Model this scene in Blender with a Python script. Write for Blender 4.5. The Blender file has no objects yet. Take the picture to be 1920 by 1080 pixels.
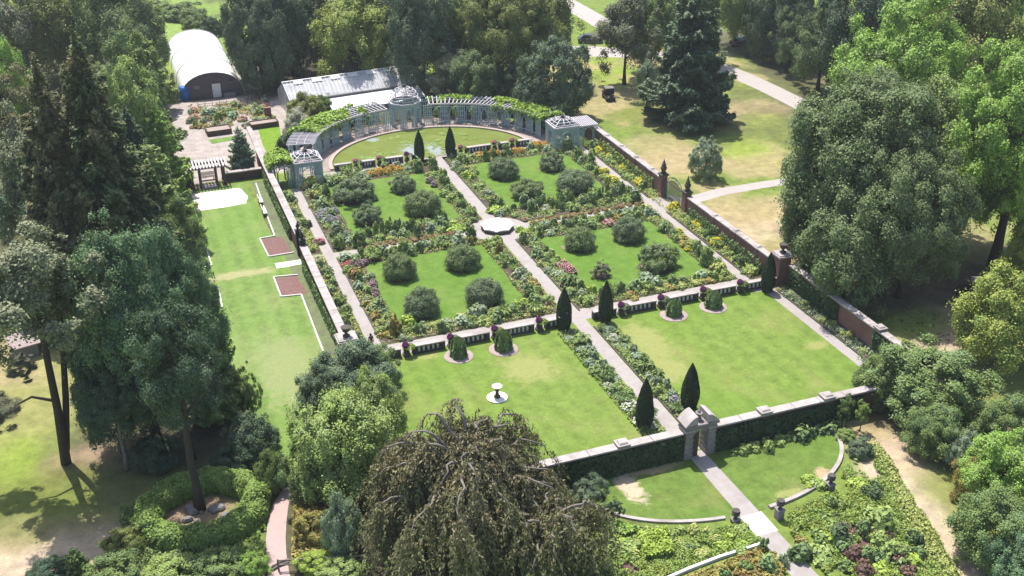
import bpy, bmesh, math, random
import numpy as np
from mathutils import Vector, Matrix
PI = math.pi
R_ = math.radians
rng = np.random.default_rng(7)
random.seed(7)
scn = bpy.context.scene
col = scn.collection

# ------------------------------------------------------------------ camera
CAM = (-38.434, -108.639, 52.138); YAW, PITCH, ROLL, FPX = 0.353, 0.479, -0.007, 2032.8
_F = np.array([math.sin(YAW)*math.cos(PITCH), math.cos(YAW)*math.cos(PITCH), -math.sin(PITCH)])
_R0 = np.array([math.cos(YAW), -math.sin(YAW), 0.0]); _U0 = np.cross(_R0, _F)
_R = math.cos(ROLL)*_R0 + math.sin(ROLL)*_U0
_U = -math.sin(ROLL)*_R0 + math.cos(ROLL)*_U0
cd = bpy.data.cameras.new('camera'); co = bpy.data.objects.new('camera', cd); col.objects.link(co)
cd.sensor_width = 36; cd.lens = FPX/1920*36; cd.clip_start = 1; cd.clip_end = 5000
co.matrix_world = Matrix(((_R[0], _U[0], -_F[0], CAM[0]), (_R[1], _U[1], -_F[1], CAM[1]), (_R[2], _U[2], -_F[2], CAM[2]), (0, 0, 0, 1)))
scn.camera = co

def at(px, py, z=0.0):
    """ground (or height z) point seen at a pixel of the 1920 x 1080 photograph"""
    d = _F + _R*(px-960)/FPX - _U*(py-540)/FPX
    t = (z-CAM[2])/d[2]
    return CAM[0]+d[0]*t, CAM[1]+d[1]*t
def ppm(x, y, z=0.0):
    return FPX/((np.array([x, y, z])-np.array(CAM)) @ _F)

# ------------------------------------------------------------------ light
SUN_EL = R_(66.0)
SD = Vector((-0.13, 0.99, 0)).normalized()*math.cos(SUN_EL) + Vector((0, 0, math.sin(SUN_EL)))
w = bpy.data.worlds.new('World'); scn.world = w; w.use_nodes = True
nt = w.node_tree; nt.nodes.clear()
sky = nt.nodes.new('ShaderNodeTexSky'); sky.sky_type = 'NISHITA'; sky.sun_disc = False
sky.sun_elevation = SUN_EL; sky.sun_rotation = R_(-7.5); sky.dust_density = 2.0
bg = nt.nodes.new('ShaderNodeBackground'); bg.inputs[1].default_value = 0.14
ow = nt.nodes.new('ShaderNodeOutputWorld')
nt.links.new(sky.outputs[0], bg.inputs[0]); nt.links.new(bg.outputs[0], ow.inputs[0])
sl = bpy.data.lights.new('sun', 'SUN'); sl.energy = 4.6; sl.angle = R_(0.5); sl.color = (1, .95, .88)
so = bpy.data.objects.new('sun', sl); col.objects.link(so)
so.rotation_euler = (-SD).to_track_quat('-Z', 'Y').to_euler(); so.location = (0, 0, 120)
scn.view_settings.view_transform = 'Standard'; scn.view_settings.look = 'None'
scn.view_settings.exposure = 0.72; scn.view_settings.gamma = 1
scn.render.engine = 'CYCLES'
scn.cycles.max_bounces = 6; scn.cycles.diffuse_bounces = 3; scn.cycles.transmission_bounces = 3

# ------------------------------------------------------------------ materials
def nodes(name):
    m = bpy.data.materials.new(name); m.use_nodes = True; t = m.node_tree
    b = t.nodes['Principled BSDF']; return m, t, b
def mixc(t, fac, a, b, blend='MIX'):
    n = t.nodes.new('ShaderNodeMix'); n.data_type = 'RGBA'; n.blend_type = blend
    for s, v in ((0, fac), (6, a), (7, b)):
        if isinstance(v, (tuple, list)): n.inputs[s].default_value = (*v[:3], 1)
        elif isinstance(v, (int, float)): n.inputs[s].default_value = v
        else: t.links.new(v, n.inputs[s])
    return n.outputs[2]
def noise(t, scale, detail=4, rough=.6, vec=None, dist=0):
    n = t.nodes.new('ShaderNodeTexNoise'); n.inputs['Scale'].default_value = scale
    n.inputs['Detail'].default_value = detail; n.inputs['Roughness'].default_value = rough
    n.inputs['Distortion'].default_value = dist
    if vec is not None: t.links.new(vec, n.inputs['Vector'])
    return n.outputs[0]
def ramp(t, src, p0, p1):
    n = t.nodes.new('ShaderNodeMapRange'); n.inputs[1].default_value = p0; n.inputs[2].default_value = p1
    t.links.new(src, n.inputs[0]); return n.outputs[0]
def objco(t):
    n = t.nodes.new('ShaderNodeTexCoord'); return n.outputs['Object']
def geopos(t):
    n = t.nodes.new('ShaderNodeNewGeometry'); return n.outputs['Position']
def bump(t, b, src, strength=.3, dist=.05):
    n = t.nodes.new('ShaderNodeBump'); n.inputs['Strength'].default_value = strength; n.inputs['Distance'].default_value = dist
    t.links.new(src, n.inputs['Height']); t.links.new(n.outputs[0], b.inputs['Normal'])
def mat(name, c, rough=.7, var=.35, scale=3.0, c2=None, metal=0, spec=.3, bmp=0.0, stain=None):
    m, t, b = nodes(name); v = geopos(t)
    n1 = noise(t, scale, 5, .65, v)
    lo = tuple(x*(1-var) for x in c) if c2 is None else c2
    cc = mixc(t, ramp(t, n1, .3, .7), lo, c)
    if stain:
        cc = mixc(t, ramp(t, noise(t, scale*.23, 4, .7, v), .5, .72), cc, stain)
    t.links.new(cc, b.inputs['Base Color']); b.inputs['Roughness'].default_value = rough
    b.inputs['Metallic'].default_value = metal; b.inputs['Specular IOR Level'].default_value = spec
    if bmp: bump(t, b, noise(t, scale*4, 4, .7, v), bmp)
    return m
def leafmat(name, c1, c2, c3=None, transl=.25, rough=.55, spec=.25, clump=.55):
    """foliage: colour varies from leaf to leaf and from clump to clump"""
    m, t, b = nodes(name)
    g = t.nodes.new('ShaderNodeNewGeometry'); rnd = g.outputs['Random Per Island']
    c = mixc(t, rnd, c1, c2)
    v = objco(t) if False else g.outputs['Position']
    n = noise(t, clump, 3, .6, v)
    if c3: c = mixc(t, ramp(t, n, .48, .66), c, c3)
    hv = t.nodes.new('ShaderNodeHueSaturation'); t.links.new(c, hv.inputs['Color'])
    t.links.new(ramp(t, noise(t, clump*3, 2, .5, v), .25, .75), hv.inputs['Value'])
    mr = hv.inputs['Value'].links[0].from_node; mr.inputs[3].default_value = .72; mr.inputs[4].default_value = 1.25
    c = hv.outputs[0]
    t.links.new(c, b.inputs['Base Color']); b.inputs['Roughness'].default_value = rough
    b.inputs['Specular IOR Level'].default_value = spec
    tr = t.nodes.new('ShaderNodeBsdfTranslucent')
    t.links.new(mixc(t, .5, c, (.12, .16, .02)), tr.inputs[0])
    mx = t.nodes.new('ShaderNodeMixShader'); mx.inputs[0].default_value = transl
    o = t.nodes['Material Output']
    t.links.new(b.outputs[0], mx.inputs[1]); t.links.new(tr.outputs[0], mx.inputs[2]); t.links.new(mx.outputs[0], o.inputs[0])
    return m
def spotmask(t, v, x, y, rx, ry, ns=.8):
    """1 inside a ragged patch round (x, y), 0 outside"""
    mp = t.nodes.new('ShaderNodeMapping'); mp.vector_type = 'POINT'; mp.inputs['Location'].default_value = (-x/rx, -y/ry, 0); mp.inputs['Scale'].default_value = (1/rx, 1/ry, 0)
    t.links.new(v, mp.inputs[0]); ln = t.nodes.new('ShaderNodeVectorMath'); ln.operation = 'LENGTH'; t.links.new(mp.outputs[0], ln.inputs[0])
    ad = t.nodes.new('ShaderNodeMath'); ad.operation = 'MULTIPLY_ADD'; t.links.new(noise(t, ns, 6, .75, v, .5), ad.inputs[0]); ad.inputs[1].default_value = 2.4; t.links.new(ln.outputs['Value'], ad.inputs[2])
    return ramp(t, ad.outputs[0], 2.25, 1.75)
def grassmat(name, c, dry, dry0=.58, dry1=.8, stripes=0.0, spots=()):
    m, t, b = nodes(name); v = geopos(t)
    cc = mixc(t, ramp(t, noise(t, .9, 6, .7, v), .3, .75), tuple(x*.66 for x in c), tuple(x*1.26 for x in c))
    cc = mixc(t, ramp(t, noise(t, .13, 5, .62, v, .6), dry0, dry1), cc, dry)
    cc = mixc(t, ramp(t, noise(t, .05, 3, .5, v), .4, .7), cc, mixc(t, .5, cc, (c[0]*.7, c[1]*.95, c[2]*.5)))
    if stripes:
        wv = t.nodes.new('ShaderNodeTexWave'); wv.inputs['Scale'].default_value = .16; wv.inputs['Distortion'].default_value = 1.2
        wv.inputs['Detail'].default_value = 2; t.links.new(v, wv.inputs[0])
        cc = mixc(t, ramp(t, wv.outputs[1], .2, .8), cc, mixc(t, stripes, cc, tuple(x*1.35 for x in c)))
    for x, y, rx, ry, sc in spots: cc = mixc(t, spotmask(t, v, x, y, rx, ry), cc, sc)
    fine = noise(t, 14, 4, .8, v)
    cc = mixc(t, .55, cc, mixc(t, ramp(t, fine, .25, .75), (.35, .35, .35), (1.5, 1.5, 1.4)), 'MULTIPLY')
    t.links.new(cc, b.inputs['Base Color']); cc = mixc(t, .35, cc, mixc(t, ramp(t, noise(t, 2.6, 6, .8, v), .3, .7), (.55, .58, .5), (1.35, 1.3, 1.4)), 'MULTIPLY')
    t.links.new(cc, b.inputs['Base Color']); b.inputs['Roughness'].default_value = .9; b.inputs['Specular IOR Level'].default_value = .1
    bump(t, b, noise(t, 9, 4, .8, v), .5, .06)
    return m
def groundmat():
    m, t, b = nodes('rough_grass'); v = geopos(t)
    a = t.nodes.new('ShaderNodeAttribute'); a.attribute_name = 'Col'
    c = mixc(t, .75, a.outputs[0], mixc(t, ramp(t, noise(t, .8, 6, .72, v), .25, .75), (.45, .47, .5), (1.45, 1.45, 1.4)), 'MULTIPLY')
    c = mixc(t, .5, c, mixc(t, ramp(t, noise(t, 9, 4, .8, v), .25, .75), (.4, .4, .4), (1.5, 1.5, 1.5)), 'MULTIPLY')
    t.links.new(c, b.inputs['Base Color']); b.inputs['Roughness'].default_value = .95; b.inputs['Specular IOR Level'].default_value = .1
    bump(t, b, noise(t, 5, 5, .8, v), .6, .1); return m
def brickmat(name, c1, c2, mortar):
    m, t, b = nodes(name); v = geopos(t)
    # wall coordinate: run along x+y, rise along z
    sp = t.nodes.new('ShaderNodeSeparateXYZ'); t.links.new(v, sp.inputs[0])
    ad = t.nodes.new('ShaderNodeMath'); ad.operation = 'ADD'; t.links.new(sp.outputs[0], ad.inputs[0]); t.links.new(sp.outputs[1], ad.inputs[1])
    cb = t.nodes.new('ShaderNodeCombineXYZ'); t.links.new(ad.outputs[0], cb.inputs[0]); t.links.new(sp.outputs[2], cb.inputs[1])
    br = t.nodes.new('ShaderNodeTexBrick'); t.links.new(cb.outputs[0], br.inputs[0])
    br.inputs['Color1'].default_value = (*c1, 1); br.inputs['Color2'].default_value = (*c2, 1); br.inputs['Mortar'].default_value = (*mortar, 1)
    br.inputs['Scale'].default_value = 1; br.inputs['Brick Width'].default_value = .24; br.inputs['Row Height'].default_value = .08; br.inputs['Mortar Size'].default_value = .012
    cc = mixc(t, ramp(t, noise(t, .7, 5, .7, v), .42, .72), br.outputs[0], tuple(x*.55 for x in c1))
    t.links.new(cc, b.inputs['Base Color']); b.inputs['Roughness'].default_value = .9
    return m
M = {}
M['stone'] = mat('pale_stone', (.27, .24, .235), .85, .35, 2.5, stain=(.17, .16, .14), bmp=.2)
M['stone_dark'] = mat('weathered_stone', (.10, .09, .08), .9, .4, 3, bmp=.3)
M['coping'] = mat('coping_stone', (.42, .375, .36), .85, .3, 1.5, stain=(.2, .18, .16), bmp=.2)
M['path'] = mat('path_gravel', (.335, .305, .29), .9, .18, 1.6, stain=(.25, .22, .205), bmp=.1)
M['road'] = mat('drive_gravel', (.36, .33, .31), .9, .12, .8, stain=(.33, .29, .26))
M['paving'] = mat('terrace_paving', (.33, .27, .24), .9, .3, .8, stain=(.24, .20, .17))
M['slab'] = mat('white_slab', (.58, .56, .53), .8, .08, 2)
M['sand'] = mat('pale_sand', (.60, .54, .49), .95, .12, 1.2, stain=(.46, .40, .34))
M['mulch'] = mat('reddish_mulch', (.21, .12, .11), .95, .45, 3, bmp=.4)
M['soil'] = mat('garden_soil', (.10, .078, .055), .95, .5, 2, bmp=.4)
M['pinkpath'] = mat('pink_gravel', (.42, .31, .29), .95, .12, 1.5)
M['gravelring'] = mat('pale_gravel', (.36, .29, .27), .95, .3, 4)
M['rim'] = mat('pool_rim_stone', (.40, .33, .28), .85, .2, 2)
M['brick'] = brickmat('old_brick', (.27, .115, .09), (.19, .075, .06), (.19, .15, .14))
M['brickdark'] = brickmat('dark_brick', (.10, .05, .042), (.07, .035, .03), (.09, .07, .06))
M['teal'] = mat('teal_paint', (.36, .47, .48), .6, .25, 6)
M['lavwhite'] = mat('weathered_white_paint', (.56, .53, .56), .6, .2, 5)
M['white'] = mat('white_paint', (.66, .65, .64), .5, .06, 3)
M['film'] = mat('white_film', (.80, .80, .80), .35, .05, .6, spec=.5)
M['timber'] = mat('brown_timber', (.10, .065, .045), .8, .4, 5)
M['greytimber'] = mat('grey_timber', (.19, .16, .14), .85, .4, 5)
M['bark'] = mat('bark', (.075, .06, .05), .95, .5, 5, bmp=.5)
M['greybark'] = mat('grey_bark', (.23, .20, .18), .9, .45, 5, bmp=.4)
M['iron'] = mat('black_iron', (.02, .02, .024), .5, .2, 6)
M['tealiron'] = mat('verdigris_iron', (.085, .13, .125), .5, .3, 6)
M['blue'] = mat('blue_plastic', (.015, .11, .36), .45, .15, 3)
M['dark'] = mat('dark_grey', (.03, .03, .034), .6, .3, 3)
M['black'] = mat('black_paint', (.012, .012, .016), .3, .2, 3, spec=.5)
M['tyre'] = mat('tyre_rubber', (.015, .015, .015), .9, .2, 5)
M['redlamp'] = mat('red_lens', (.35, .02, .02), .3, .1, 5)
M['grey'] = mat('grey_render', (.20, .19, .185), .8, .3, 2)
M['skin'] = mat('skin', (.42, .25, .18), .6, .05, 5)
M['hair'] = mat('black_hair', (.01, .009, .009), .5, .1, 5)
M['yellowcloth'] = mat('ochre_cloth', (.50, .27, .05), .8, .2, 8)
M['darkcloth'] = mat('black_cloth', (.015, .014, .018), .8, .2, 8)
m, t, b = nodes('windscreen_glass'); b.inputs['Base Color'].default_value = (.03, .035, .04, 1); b.inputs['Roughness'].default_value = .08; M['carglass'] = m
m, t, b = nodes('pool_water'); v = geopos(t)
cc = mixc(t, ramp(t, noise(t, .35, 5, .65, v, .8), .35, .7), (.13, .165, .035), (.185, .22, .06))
for px, py, rx, ry in ((772, 284, 1.6, 3.0), (815, 280, 1.2, 3.2), (700, 262, 1.0, 1.0)):  # pale patches paint the sky's reflection into the water colour
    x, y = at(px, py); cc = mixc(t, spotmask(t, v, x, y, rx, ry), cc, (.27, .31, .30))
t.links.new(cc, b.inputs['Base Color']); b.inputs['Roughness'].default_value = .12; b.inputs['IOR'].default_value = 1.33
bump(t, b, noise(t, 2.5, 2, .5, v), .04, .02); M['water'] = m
# glasshouse panes: whitewashed glass with glazing bars
m, t, b = nodes('whitewashed_glass'); v = geopos(t)
br = t.nodes.new('ShaderNodeTexBrick'); t.links.new(v, br.inputs[0]); br.offset = 0
br.inputs['Color1'].default_value = (.36, .36, .38, 1); br.inputs['Color2'].default_value = (.44, .44, .46, 1); br.inputs['Mortar'].default_value = (.62, .61, .6, 1)
br.inputs['Scale'].default_value = 1; br.inputs['Brick Width'].default_value = .62; br.inputs['Row Height'].default_value = 1.6; br.inputs['Mortar Size'].default_value = .05
cc = mixc(t, ramp(t, noise(t, .5, 5, .7, v), .4, .75), br.outputs[0], (.27, .28, .29))
t.links.new(cc, b.inputs['Base Color']); b.inputs['Roughness'].default_value = .25; M['glass'] = m
def sp(px, py, rx, ry, c): x, y = at(px, py); return (x, y, rx, ry, c)
TN, PT = (.33, .27, .14), (.24, .26, .09)
M['lawn'] = grassmat('mown_lawn', (.142, .212, .043), (.25, .235, .095), .5, .8, .22, [sp(1215, 640, 2.2, 4.5, PT), sp(1020, 598, 1.6, .9, TN), sp(990, 690, 3, 3, PT), sp(1530, 648, 1.6, .8, PT), sp(1255, 690, 2, 3, PT), sp(790, 665, 2, 1.2, PT)])
M['lawnin'] = grassmat('parterre_lawn', (.118, .20, .038), (.19, .22, .07), .5, .8)
M['lawnleft'] = grassmat('pale_lawn', (.145, .225, .06), (.25, .26, .12), .5, .8, .3, [sp(450, 515, 4.5, 1.1, (.30, .30, .15)), sp(540, 700, 3, 8, (.22, .26, .11))])
M['lawnfar'] = grassmat('semicircle_lawn', (.12, .185, .04), (.22, .20, .085), .52, .8, 0, [sp(1180, 912, 1.0, 2.6, (.45, .37, .27)), sp(1225, 880, 2.4, .7, (.36, .29, .17)), sp(1545, 890, .7, 1.1, (.38, .29, .18)), sp(1480, 925, 1.6, .6, PT), sp(1090, 905, 1.6, 1.2, TN)])
M['ground'] = groundmat()
# foliage palettes (kept near real leaf albedo)
LEAF_K = 2.25
def lift(c): g = sum(c)/3; return tuple(min(.55, (x*.9+g*.1)*LEAF_K*k) for x, k in zip(c, (1.03, 1.03, .80)))
def L(n, *a, **k): M[n] = leafmat(n, *[lift(c) for c in a], **k)
L('lf_spruce', (.03, .05, .025), (.068, .09, .042), (.10, .088, .048), clump=.35)
L('lf_brown', (.065, .062, .035), (.115, .105, .06), (.045, .065, .03), clump=.3)
L('lf_dark', (.022, .042, .028), (.045, .075, .045), (.03, .06, .045))
L('lf_bluegreen', (.028, .05, .036), (.062, .098, .066), (.085, .115, .08))
L('lf_mid', (.055, .085, .028), (.10, .145, .05), (.075, .12, .06))
L('lf_teal', (.04, .078, .048), (.085, .14, .075), (.055, .105, .07))
L('lf_light', (.10, .145, .04), (.155, .21, .065), (.12, .16, .075))
L('lf_yellow', (.115, .15, .032), (.19, .21, .05), (.085, .13, .032))
L('lf_olive', (.08, .095, .028), (.135, .145, .045), (.06, .085, .03))
L('lf_grey', (.08, .092, .065), (.14, .15, .11), (.065, .08, .05))
L('lf_purplegrey', (.065, .065, .055), (.11, .115, .085), (.06, .08, .045))
L('lf_oak', (.05, .075, .035), (.10, .135, .068), (.065, .10, .042))
L('lf_bright', (.09, .16, .03), (.15, .245, .045), (.12, .175, .05))
L('lf_weep', (.06, .053, .036), (.125, .106, .072), (.065, .072, .036), clump=.45, transl=.12)
L('lf_weepgreen', (.035, .043, .018), (.085, .095, .04), (.06, .055, .034), clump=.45, transl=.12)
L('lf_cypress', (.010, .018, .012), (.024, .036, .022), transl=.05, spec=.15)
L('lf_box', (.05, .076, .048), (.105, .138, .09), (.075, .112, .062), clump=1.2)
L('lf_ivy', (.014, .03, .018), (.035, .06, .03), (.022, .045, .024))
L('lf_vine', (.09, .15, .022), (.17, .24, .045), (.12, .19, .03), clump=.8)
L('lf_hedge', (.07, .12, .026), (.12, .175, .045), (.10, .14, .04))
L('lf_silver', (.10, .13, .095), (.165, .20, .145), clump=1.5)
L('lf_bluesilver', (.085, .125, .095), (.155, .20, .155), clump=1)
L('lf_bed1', (.08, .12, .035), (.16, .21, .075), (.12, .17, .06), clump=1.5)
L('lf_bed2', (.05, .085, .035), (.11, .16, .075), clump=1.5)
L('lf_bed3', (.12, .15, .045), (.20, .215, .08), clump=1.5)
L('lf_beddark', (.02, .038, .022), (.05, .075, .04), clump=1.5)
L('lf_lime', (.12, .18, .025), (.18, .24, .045), clump=1.5)
L('lf_box2', (.055, .085, .04), (.11, .15, .075), (.085, .115, .05), clump=1.0)
L('lf_red', (.10, .05, .033), (.165, .10, .058), (.11, .11, .048), clump=1.5)
L('lf_cover', (.08, .125, .028), (.13, .18, .046), (.13, .155, .036), clump=.6)
L('lf_purpleleaf', (.06, .03, .032), (.105, .07, .06), clump=1.2)
L('lf_gold', (.12, .115, .03), (.20, .17, .055), (.115, .07, .035), clump=.9)
def fl(n, a, b_): M[n] = leafmat(n, a, b_, transl=.3, spec=.1, clump=2)
fl('fl_orange', (.55, .20, .02), (.62, .34, .06)); fl('fl_yellow', (.68, .58, .02), (.72, .66, .06))
fl('fl_purple', (.17, .035, .13), (.27, .09, .23)); fl('fl_lav', (.30, .26, .36), (.40, .36, .45))
fl('fl_pink', (.60, .20, .28), (.68, .36, .40)); fl('fl_white', (.55, .55, .48), (.66, .66, .58)); fl('fl_red', (.42, .04, .05), (.5, .1, .1))
fl('fl_mauve', (.26, .18, .22), (.36, .27, .30))
fl('fl_cream', (.42, .44, .29), (.62, .61, .48))

# ------------------------------------------------------------------ mesh helpers
class MB:
    def __init__(s): s.v = []; s.f = []; s.mi = []
    def add(s, vs, fs, mi=0):
        o = len(s.v); s.v += [tuple(p) for p in vs]; s.f += [[i+o for i in f] for f in fs]; s.mi += [mi]*len(fs); return s
    def box(s, c, d, rz=0, mi=0, taper=1.0):
        x, y, z = d[0]/2, d[1]/2, d[2]/2; cr, sr = math.cos(rz), math.sin(rz); vs = []
        for k, zz in ((1, -z), (taper, z)):
            for a, b_ in ((-x, -y), (x, -y), (x, y), (-x, y)):
                a, b_ = a*k, b_*k; vs.append((c[0]+a*cr-b_*sr, c[1]+a*sr+b_*cr, c[2]+zz))
        return s.add(vs, [(3, 2, 1, 0), (4, 5, 6, 7), (0, 1, 5, 4), (1, 2, 6, 5), (2, 3, 7, 6), (3, 0, 4, 7)], mi)
    def bar(s, a, b_, wd, h, mi=0, up=(0, 0, 1)):
        a = Vector(a); b_ = Vector(b_); d = (b_-a).normalized(); u = Vector(up)
        sd = d.cross(u)
        if sd.length < 1e-4: sd = d.cross(Vector((0, 1, 0)))
        sd.normalize(); u = sd.cross(d); vs = []
        for p in (a, b_):
            for i, j in ((-1, -1), (1, -1), (1, 1), (-1, 1)): vs.append(p+sd*i*wd/2+u*j*h/2)
        return s.add(vs, [(3, 2, 1, 0), (4, 5, 6, 7), (0, 1, 5, 4), (1, 2, 6, 5), (2, 3, 7, 6), (3, 0, 4, 7)], mi)
    def tube(s, pts, rad, n=8, mi=0, cap=True):
        pts = [Vector(p) for p in pts]; rings = []; k = len(pts)
        for i, p in enumerate(pts):
            d = (pts[min(i+1, k-1)]-pts[max(i-1, 0)]).normalized()
            a = d.cross(Vector((0, 0, 1)) if abs(d.z) < .9 else Vector((1, 0, 0))).normalized(); b_ = d.cross(a)
            r = rad[i] if isinstance(rad, (list, tuple)) else rad
            rings.append([p+(a*math.cos(2*PI*j/n)+b_*math.sin(2*PI*j/n))*r for j in range(n)])
        vs = [q for rg in rings for q in rg]; fs = []
        for i in range(k-1):
            for j in range(n): fs.append((i*n+j, i*n+(j+1) % n, (i+1)*n+(j+1) % n, (i+1)*n+j))
        if cap: fs.append(tuple(range(n-1, -1, -1))); fs.append(tuple((k-1)*n+j for j in range(n)))
        return s.add(vs, fs, mi)
    def lathe(s, c, prof, n=16, mi=0, sx=1, sy=1):
        vs = []; fs = []
        for r, z in prof:
            for j in range(n): a = 2*PI*j/n; vs.append((c[0]+r*math.cos(a)*sx, c[1]+r*math.sin(a)*sy, c[2]+z))
        for i in range(len(prof)-1):
            for j in range(n): fs.append((i*n+j, i*n+(j+1) % n, (i+1)*n+(j+1) % n, (i+1)*n+j))
        fs.append(tuple(range(n-1, -1, -1))); fs.append(tuple((len(prof)-1)*n+j for j in range(n)))
        return s.add(vs, fs, mi)
    def prism(s, poly, z0, z1, mi=0):
        n = len(poly); vs = [(x, y, z0) for x, y in poly]+[(x, y, z1) for x, y in poly]
        fs = [tuple(range(n-1, -1, -1)), tuple(range(n, 2*n))]+[(i, (i+1) % n, n+(i+1) % n, n+i) for i in range(n)]
        return s.add(vs, fs, mi)
    def sheet(s, poly, z, mi=0): return s.add([(x, y, z) for x, y in poly], [tuple(range(len(poly)))], mi)
    def ribbon(s, cl, wd, z0, z1, mi=0):
        """a strip with thickness along a centre line"""
        cl = [Vector((p[0], p[1])) for p in cl]; L_, R2 = [], []
        for i, p in enumerate(cl):
            d = (cl[min(i+1, len(cl)-1)]-cl[max(i-1, 0)]).normalized(); nn = Vector((-d.y, d.x)); wq = wd[i] if isinstance(wd, (list, tuple)) else wd
            L_.append(p+nn*wq/2); R2.append(p-nn*wq/2)
        n = len(cl); vs = [(q.x, q.y, z) for z in (z0, z1) for lst in (L_, R2) for q in lst]; fs = []
        for i in range(n-1):
            a, b_, c, d = i, i+1, n+i+1, n+i
            fs += [(2*n+d, 2*n+c, 2*n+b_, 2*n+a)]
            if z1 > z0+1e-6: fs += [(a, b_, 2*n+b_, 2*n+a), (c, d, 2*n+d, 2*n+c)]
        if z1 > z0+1e-6: fs += [(0, n, 3*n, 2*n), (n-1, 2*n-1+n*2-n*0-n+0, 3*n-1, n-1)] if False else [(0, 2*n, 3*n, n), (n-1, 2*n-1, 4*n-1, 3*n-1)]
        return s.add(vs, fs, mi)
    def build(s, name, mats, parent=None, loc=None, bevel=0, smooth=False):
        me = bpy.data.meshes.new(name); me.from_pydata(s.v, [], s.f); me.update()
        if not isinstance(mats, (list, tuple)): mats = [mats]
        for m_ in mats: me.materials.append(m_)
        me.polygons.foreach_set('material_index', s.mi)
        if smooth: me.polygons.foreach_set('use_smooth', [True]*len(me.polygons))
        o = bpy.data.objects.new(name, me); col.objects.link(o)
        if parent: o.parent = parent
        if loc: o.location = loc
        if bevel:
            bv = o.modifiers.new('bevel', 'BEVEL'); bv.width = bevel; bv.segments = 2; bv.limit_method = 'ANGLE'
        return o

def tag(o, label=None, cat=None, group=None, kind=None):
    if label: o['label'] = label
    if cat: o['category'] = cat
    if group: o['group'] = group
    if kind: o['kind'] = kind
    return o
def empty(name, loc, label, cat, group=None, rz=0):
    o = bpy.data.objects.new(name, None); col.objects.link(o); o.location = loc; o.rotation_euler.z = rz
    o.empty_display_size = .3
    return tag(o, label, cat, group)
def struct(o, kind='structure'): o['kind'] = kind; return o
def copy_tree(o, parent=None):
    c = o.copy(); col.objects.link(c); c.parent = parent
    if parent is not None: c.matrix_parent_inverse = o.matrix_parent_inverse.copy()
    for ch in KIDS.get(o.name, [x for x in o.children]): copy_tree(ch, c)
    return c
KIDS = {}
def setmat(o, i, m_):
    o.material_slots[i].link = 'OBJECT'; o.material_slots[i].material = m_

def unit(a): return a/np.maximum(np.linalg.norm(a, axis=-1, keepdims=True), 1e-9)
def sphere(n): return unit(rng.normal(size=(n, 3)))
def leafmesh(name, P, N, S, mats, mi=None, elong=1.5, T=None, zs=1.0):
    P = np.asarray(P, np.float32)*np.array([1, 1, zs], np.float32); n = len(P); N = unit(np.asarray(N))
    if T is None: T = sphere(n)
    B = unit(np.cross(N, T)); T = unit(np.cross(B, N)); S = np.broadcast_to(np.asarray(S), (n,))[:, None]
    bend = N*S*.16
    V = np.stack([P+T*S*elong*.5-bend, P+B*S*.5+bend*.4, P-T*S*elong*.5-bend, P-B*S*.5+bend*.4], 1).reshape(-1, 3).astype(np.float32); V[:, 2] /= zs
    me = bpy.data.meshes.new(name); me.vertices.add(4*n); me.vertices.foreach_set('co', V.ravel())
    me.loops.add(4*n); me.loops.foreach_set('vertex_index', np.arange(4*n, dtype=np.int32))
    me.polygons.add(n); me.polygons.foreach_set('loop_start', np.arange(0, 4*n, 4, dtype=np.int32))
    if not isinstance(mats, (list, tuple)): mats = [mats]
    for m_ in mats: me.materials.append(m_)
    if mi is not None: me.polygons.foreach_set('material_index', np.asarray(mi, np.int32))
    me.update(calc_edges=True); return me
def obj(name, me, parent=None, loc=None):
    o = bpy.data.objects.new(name, me); col.objects.link(o)
    if parent: o.parent = parent
    if loc: o.location = loc
    return o

# crown prototypes, unit radius and unit height -------------------------------------------------
def blob_crown(n_blob, n_leaf, br=(.22, .36), flat=1.0, bottom=-.6, asp=.75, leaf=.045, top_bias=.0, shell=(.5, .95), core=.06):
    c = sphere(n_blob*3); c = c[c[:, 2] > bottom][:n_blob]; k = len(c)
    rr = rng.uniform(shell[0], shell[1], k)*(1+.12*rng.normal(size=k)); C = c*rr[:, None]*(1-.25*br[1])
    Rb = rng.uniform(br[0], br[1], k)*(1.15-.25*np.abs(c[:, 2]))
    wts = Rb**2*rng.choice([.35, 1, 1, 1.3], k); idx = rng.choice(k, n_leaf*2, p=wts/wts.sum())
    d = sphere(n_leaf*2); d[:, 2] = np.abs(d[:, 2])*np.where(rng.random(n_leaf*2) < .78, 1, -1)
    out = unit(C[idx]+1e-3); keep = (np.sum(d*out, 1) > -.15) | (rng.random(n_leaf*2) < .12)
    idx, d, out = idx[keep][:n_leaf], d[keep][:n_leaf], out[keep][:n_leaf]
    rad = Rb[idx]*np.where(rng.random(len(idx)) < .07, rng.uniform(1.1, 1.75, len(idx)), np.clip(rng.normal(.9, .17, len(idx)), .3, 1.5))
    P = C[idx]+d*rad[:, None]*np.array([1, 1, flat])
    N = unit(d*.75+out*.3+np.array([0, 0, .35])+rng.normal(size=d.shape)*.45)
    S = leaf*rng.uniform(.65, 1.35, len(P))
    P = P*np.array([1, 1, asp]); 
    lo = np.quantile(P[:, 2], .004); hi = np.quantile(P[:, 2], .999)
    return P, N, S, lo, hi
def crown_mesh(name, key, m_, zs=2.0, **k):
    P, N, S, lo, hi = blob_crown(**k)
    h = hi-lo; P[:, 2] = (P[:, 2]-lo)/h; r = np.quantile(np.linalg.norm(P[:, :2], axis=1), .985); P[:, :2] /= r
    return leafmesh(name, P, N, S, m_, zs=zs)
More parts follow.
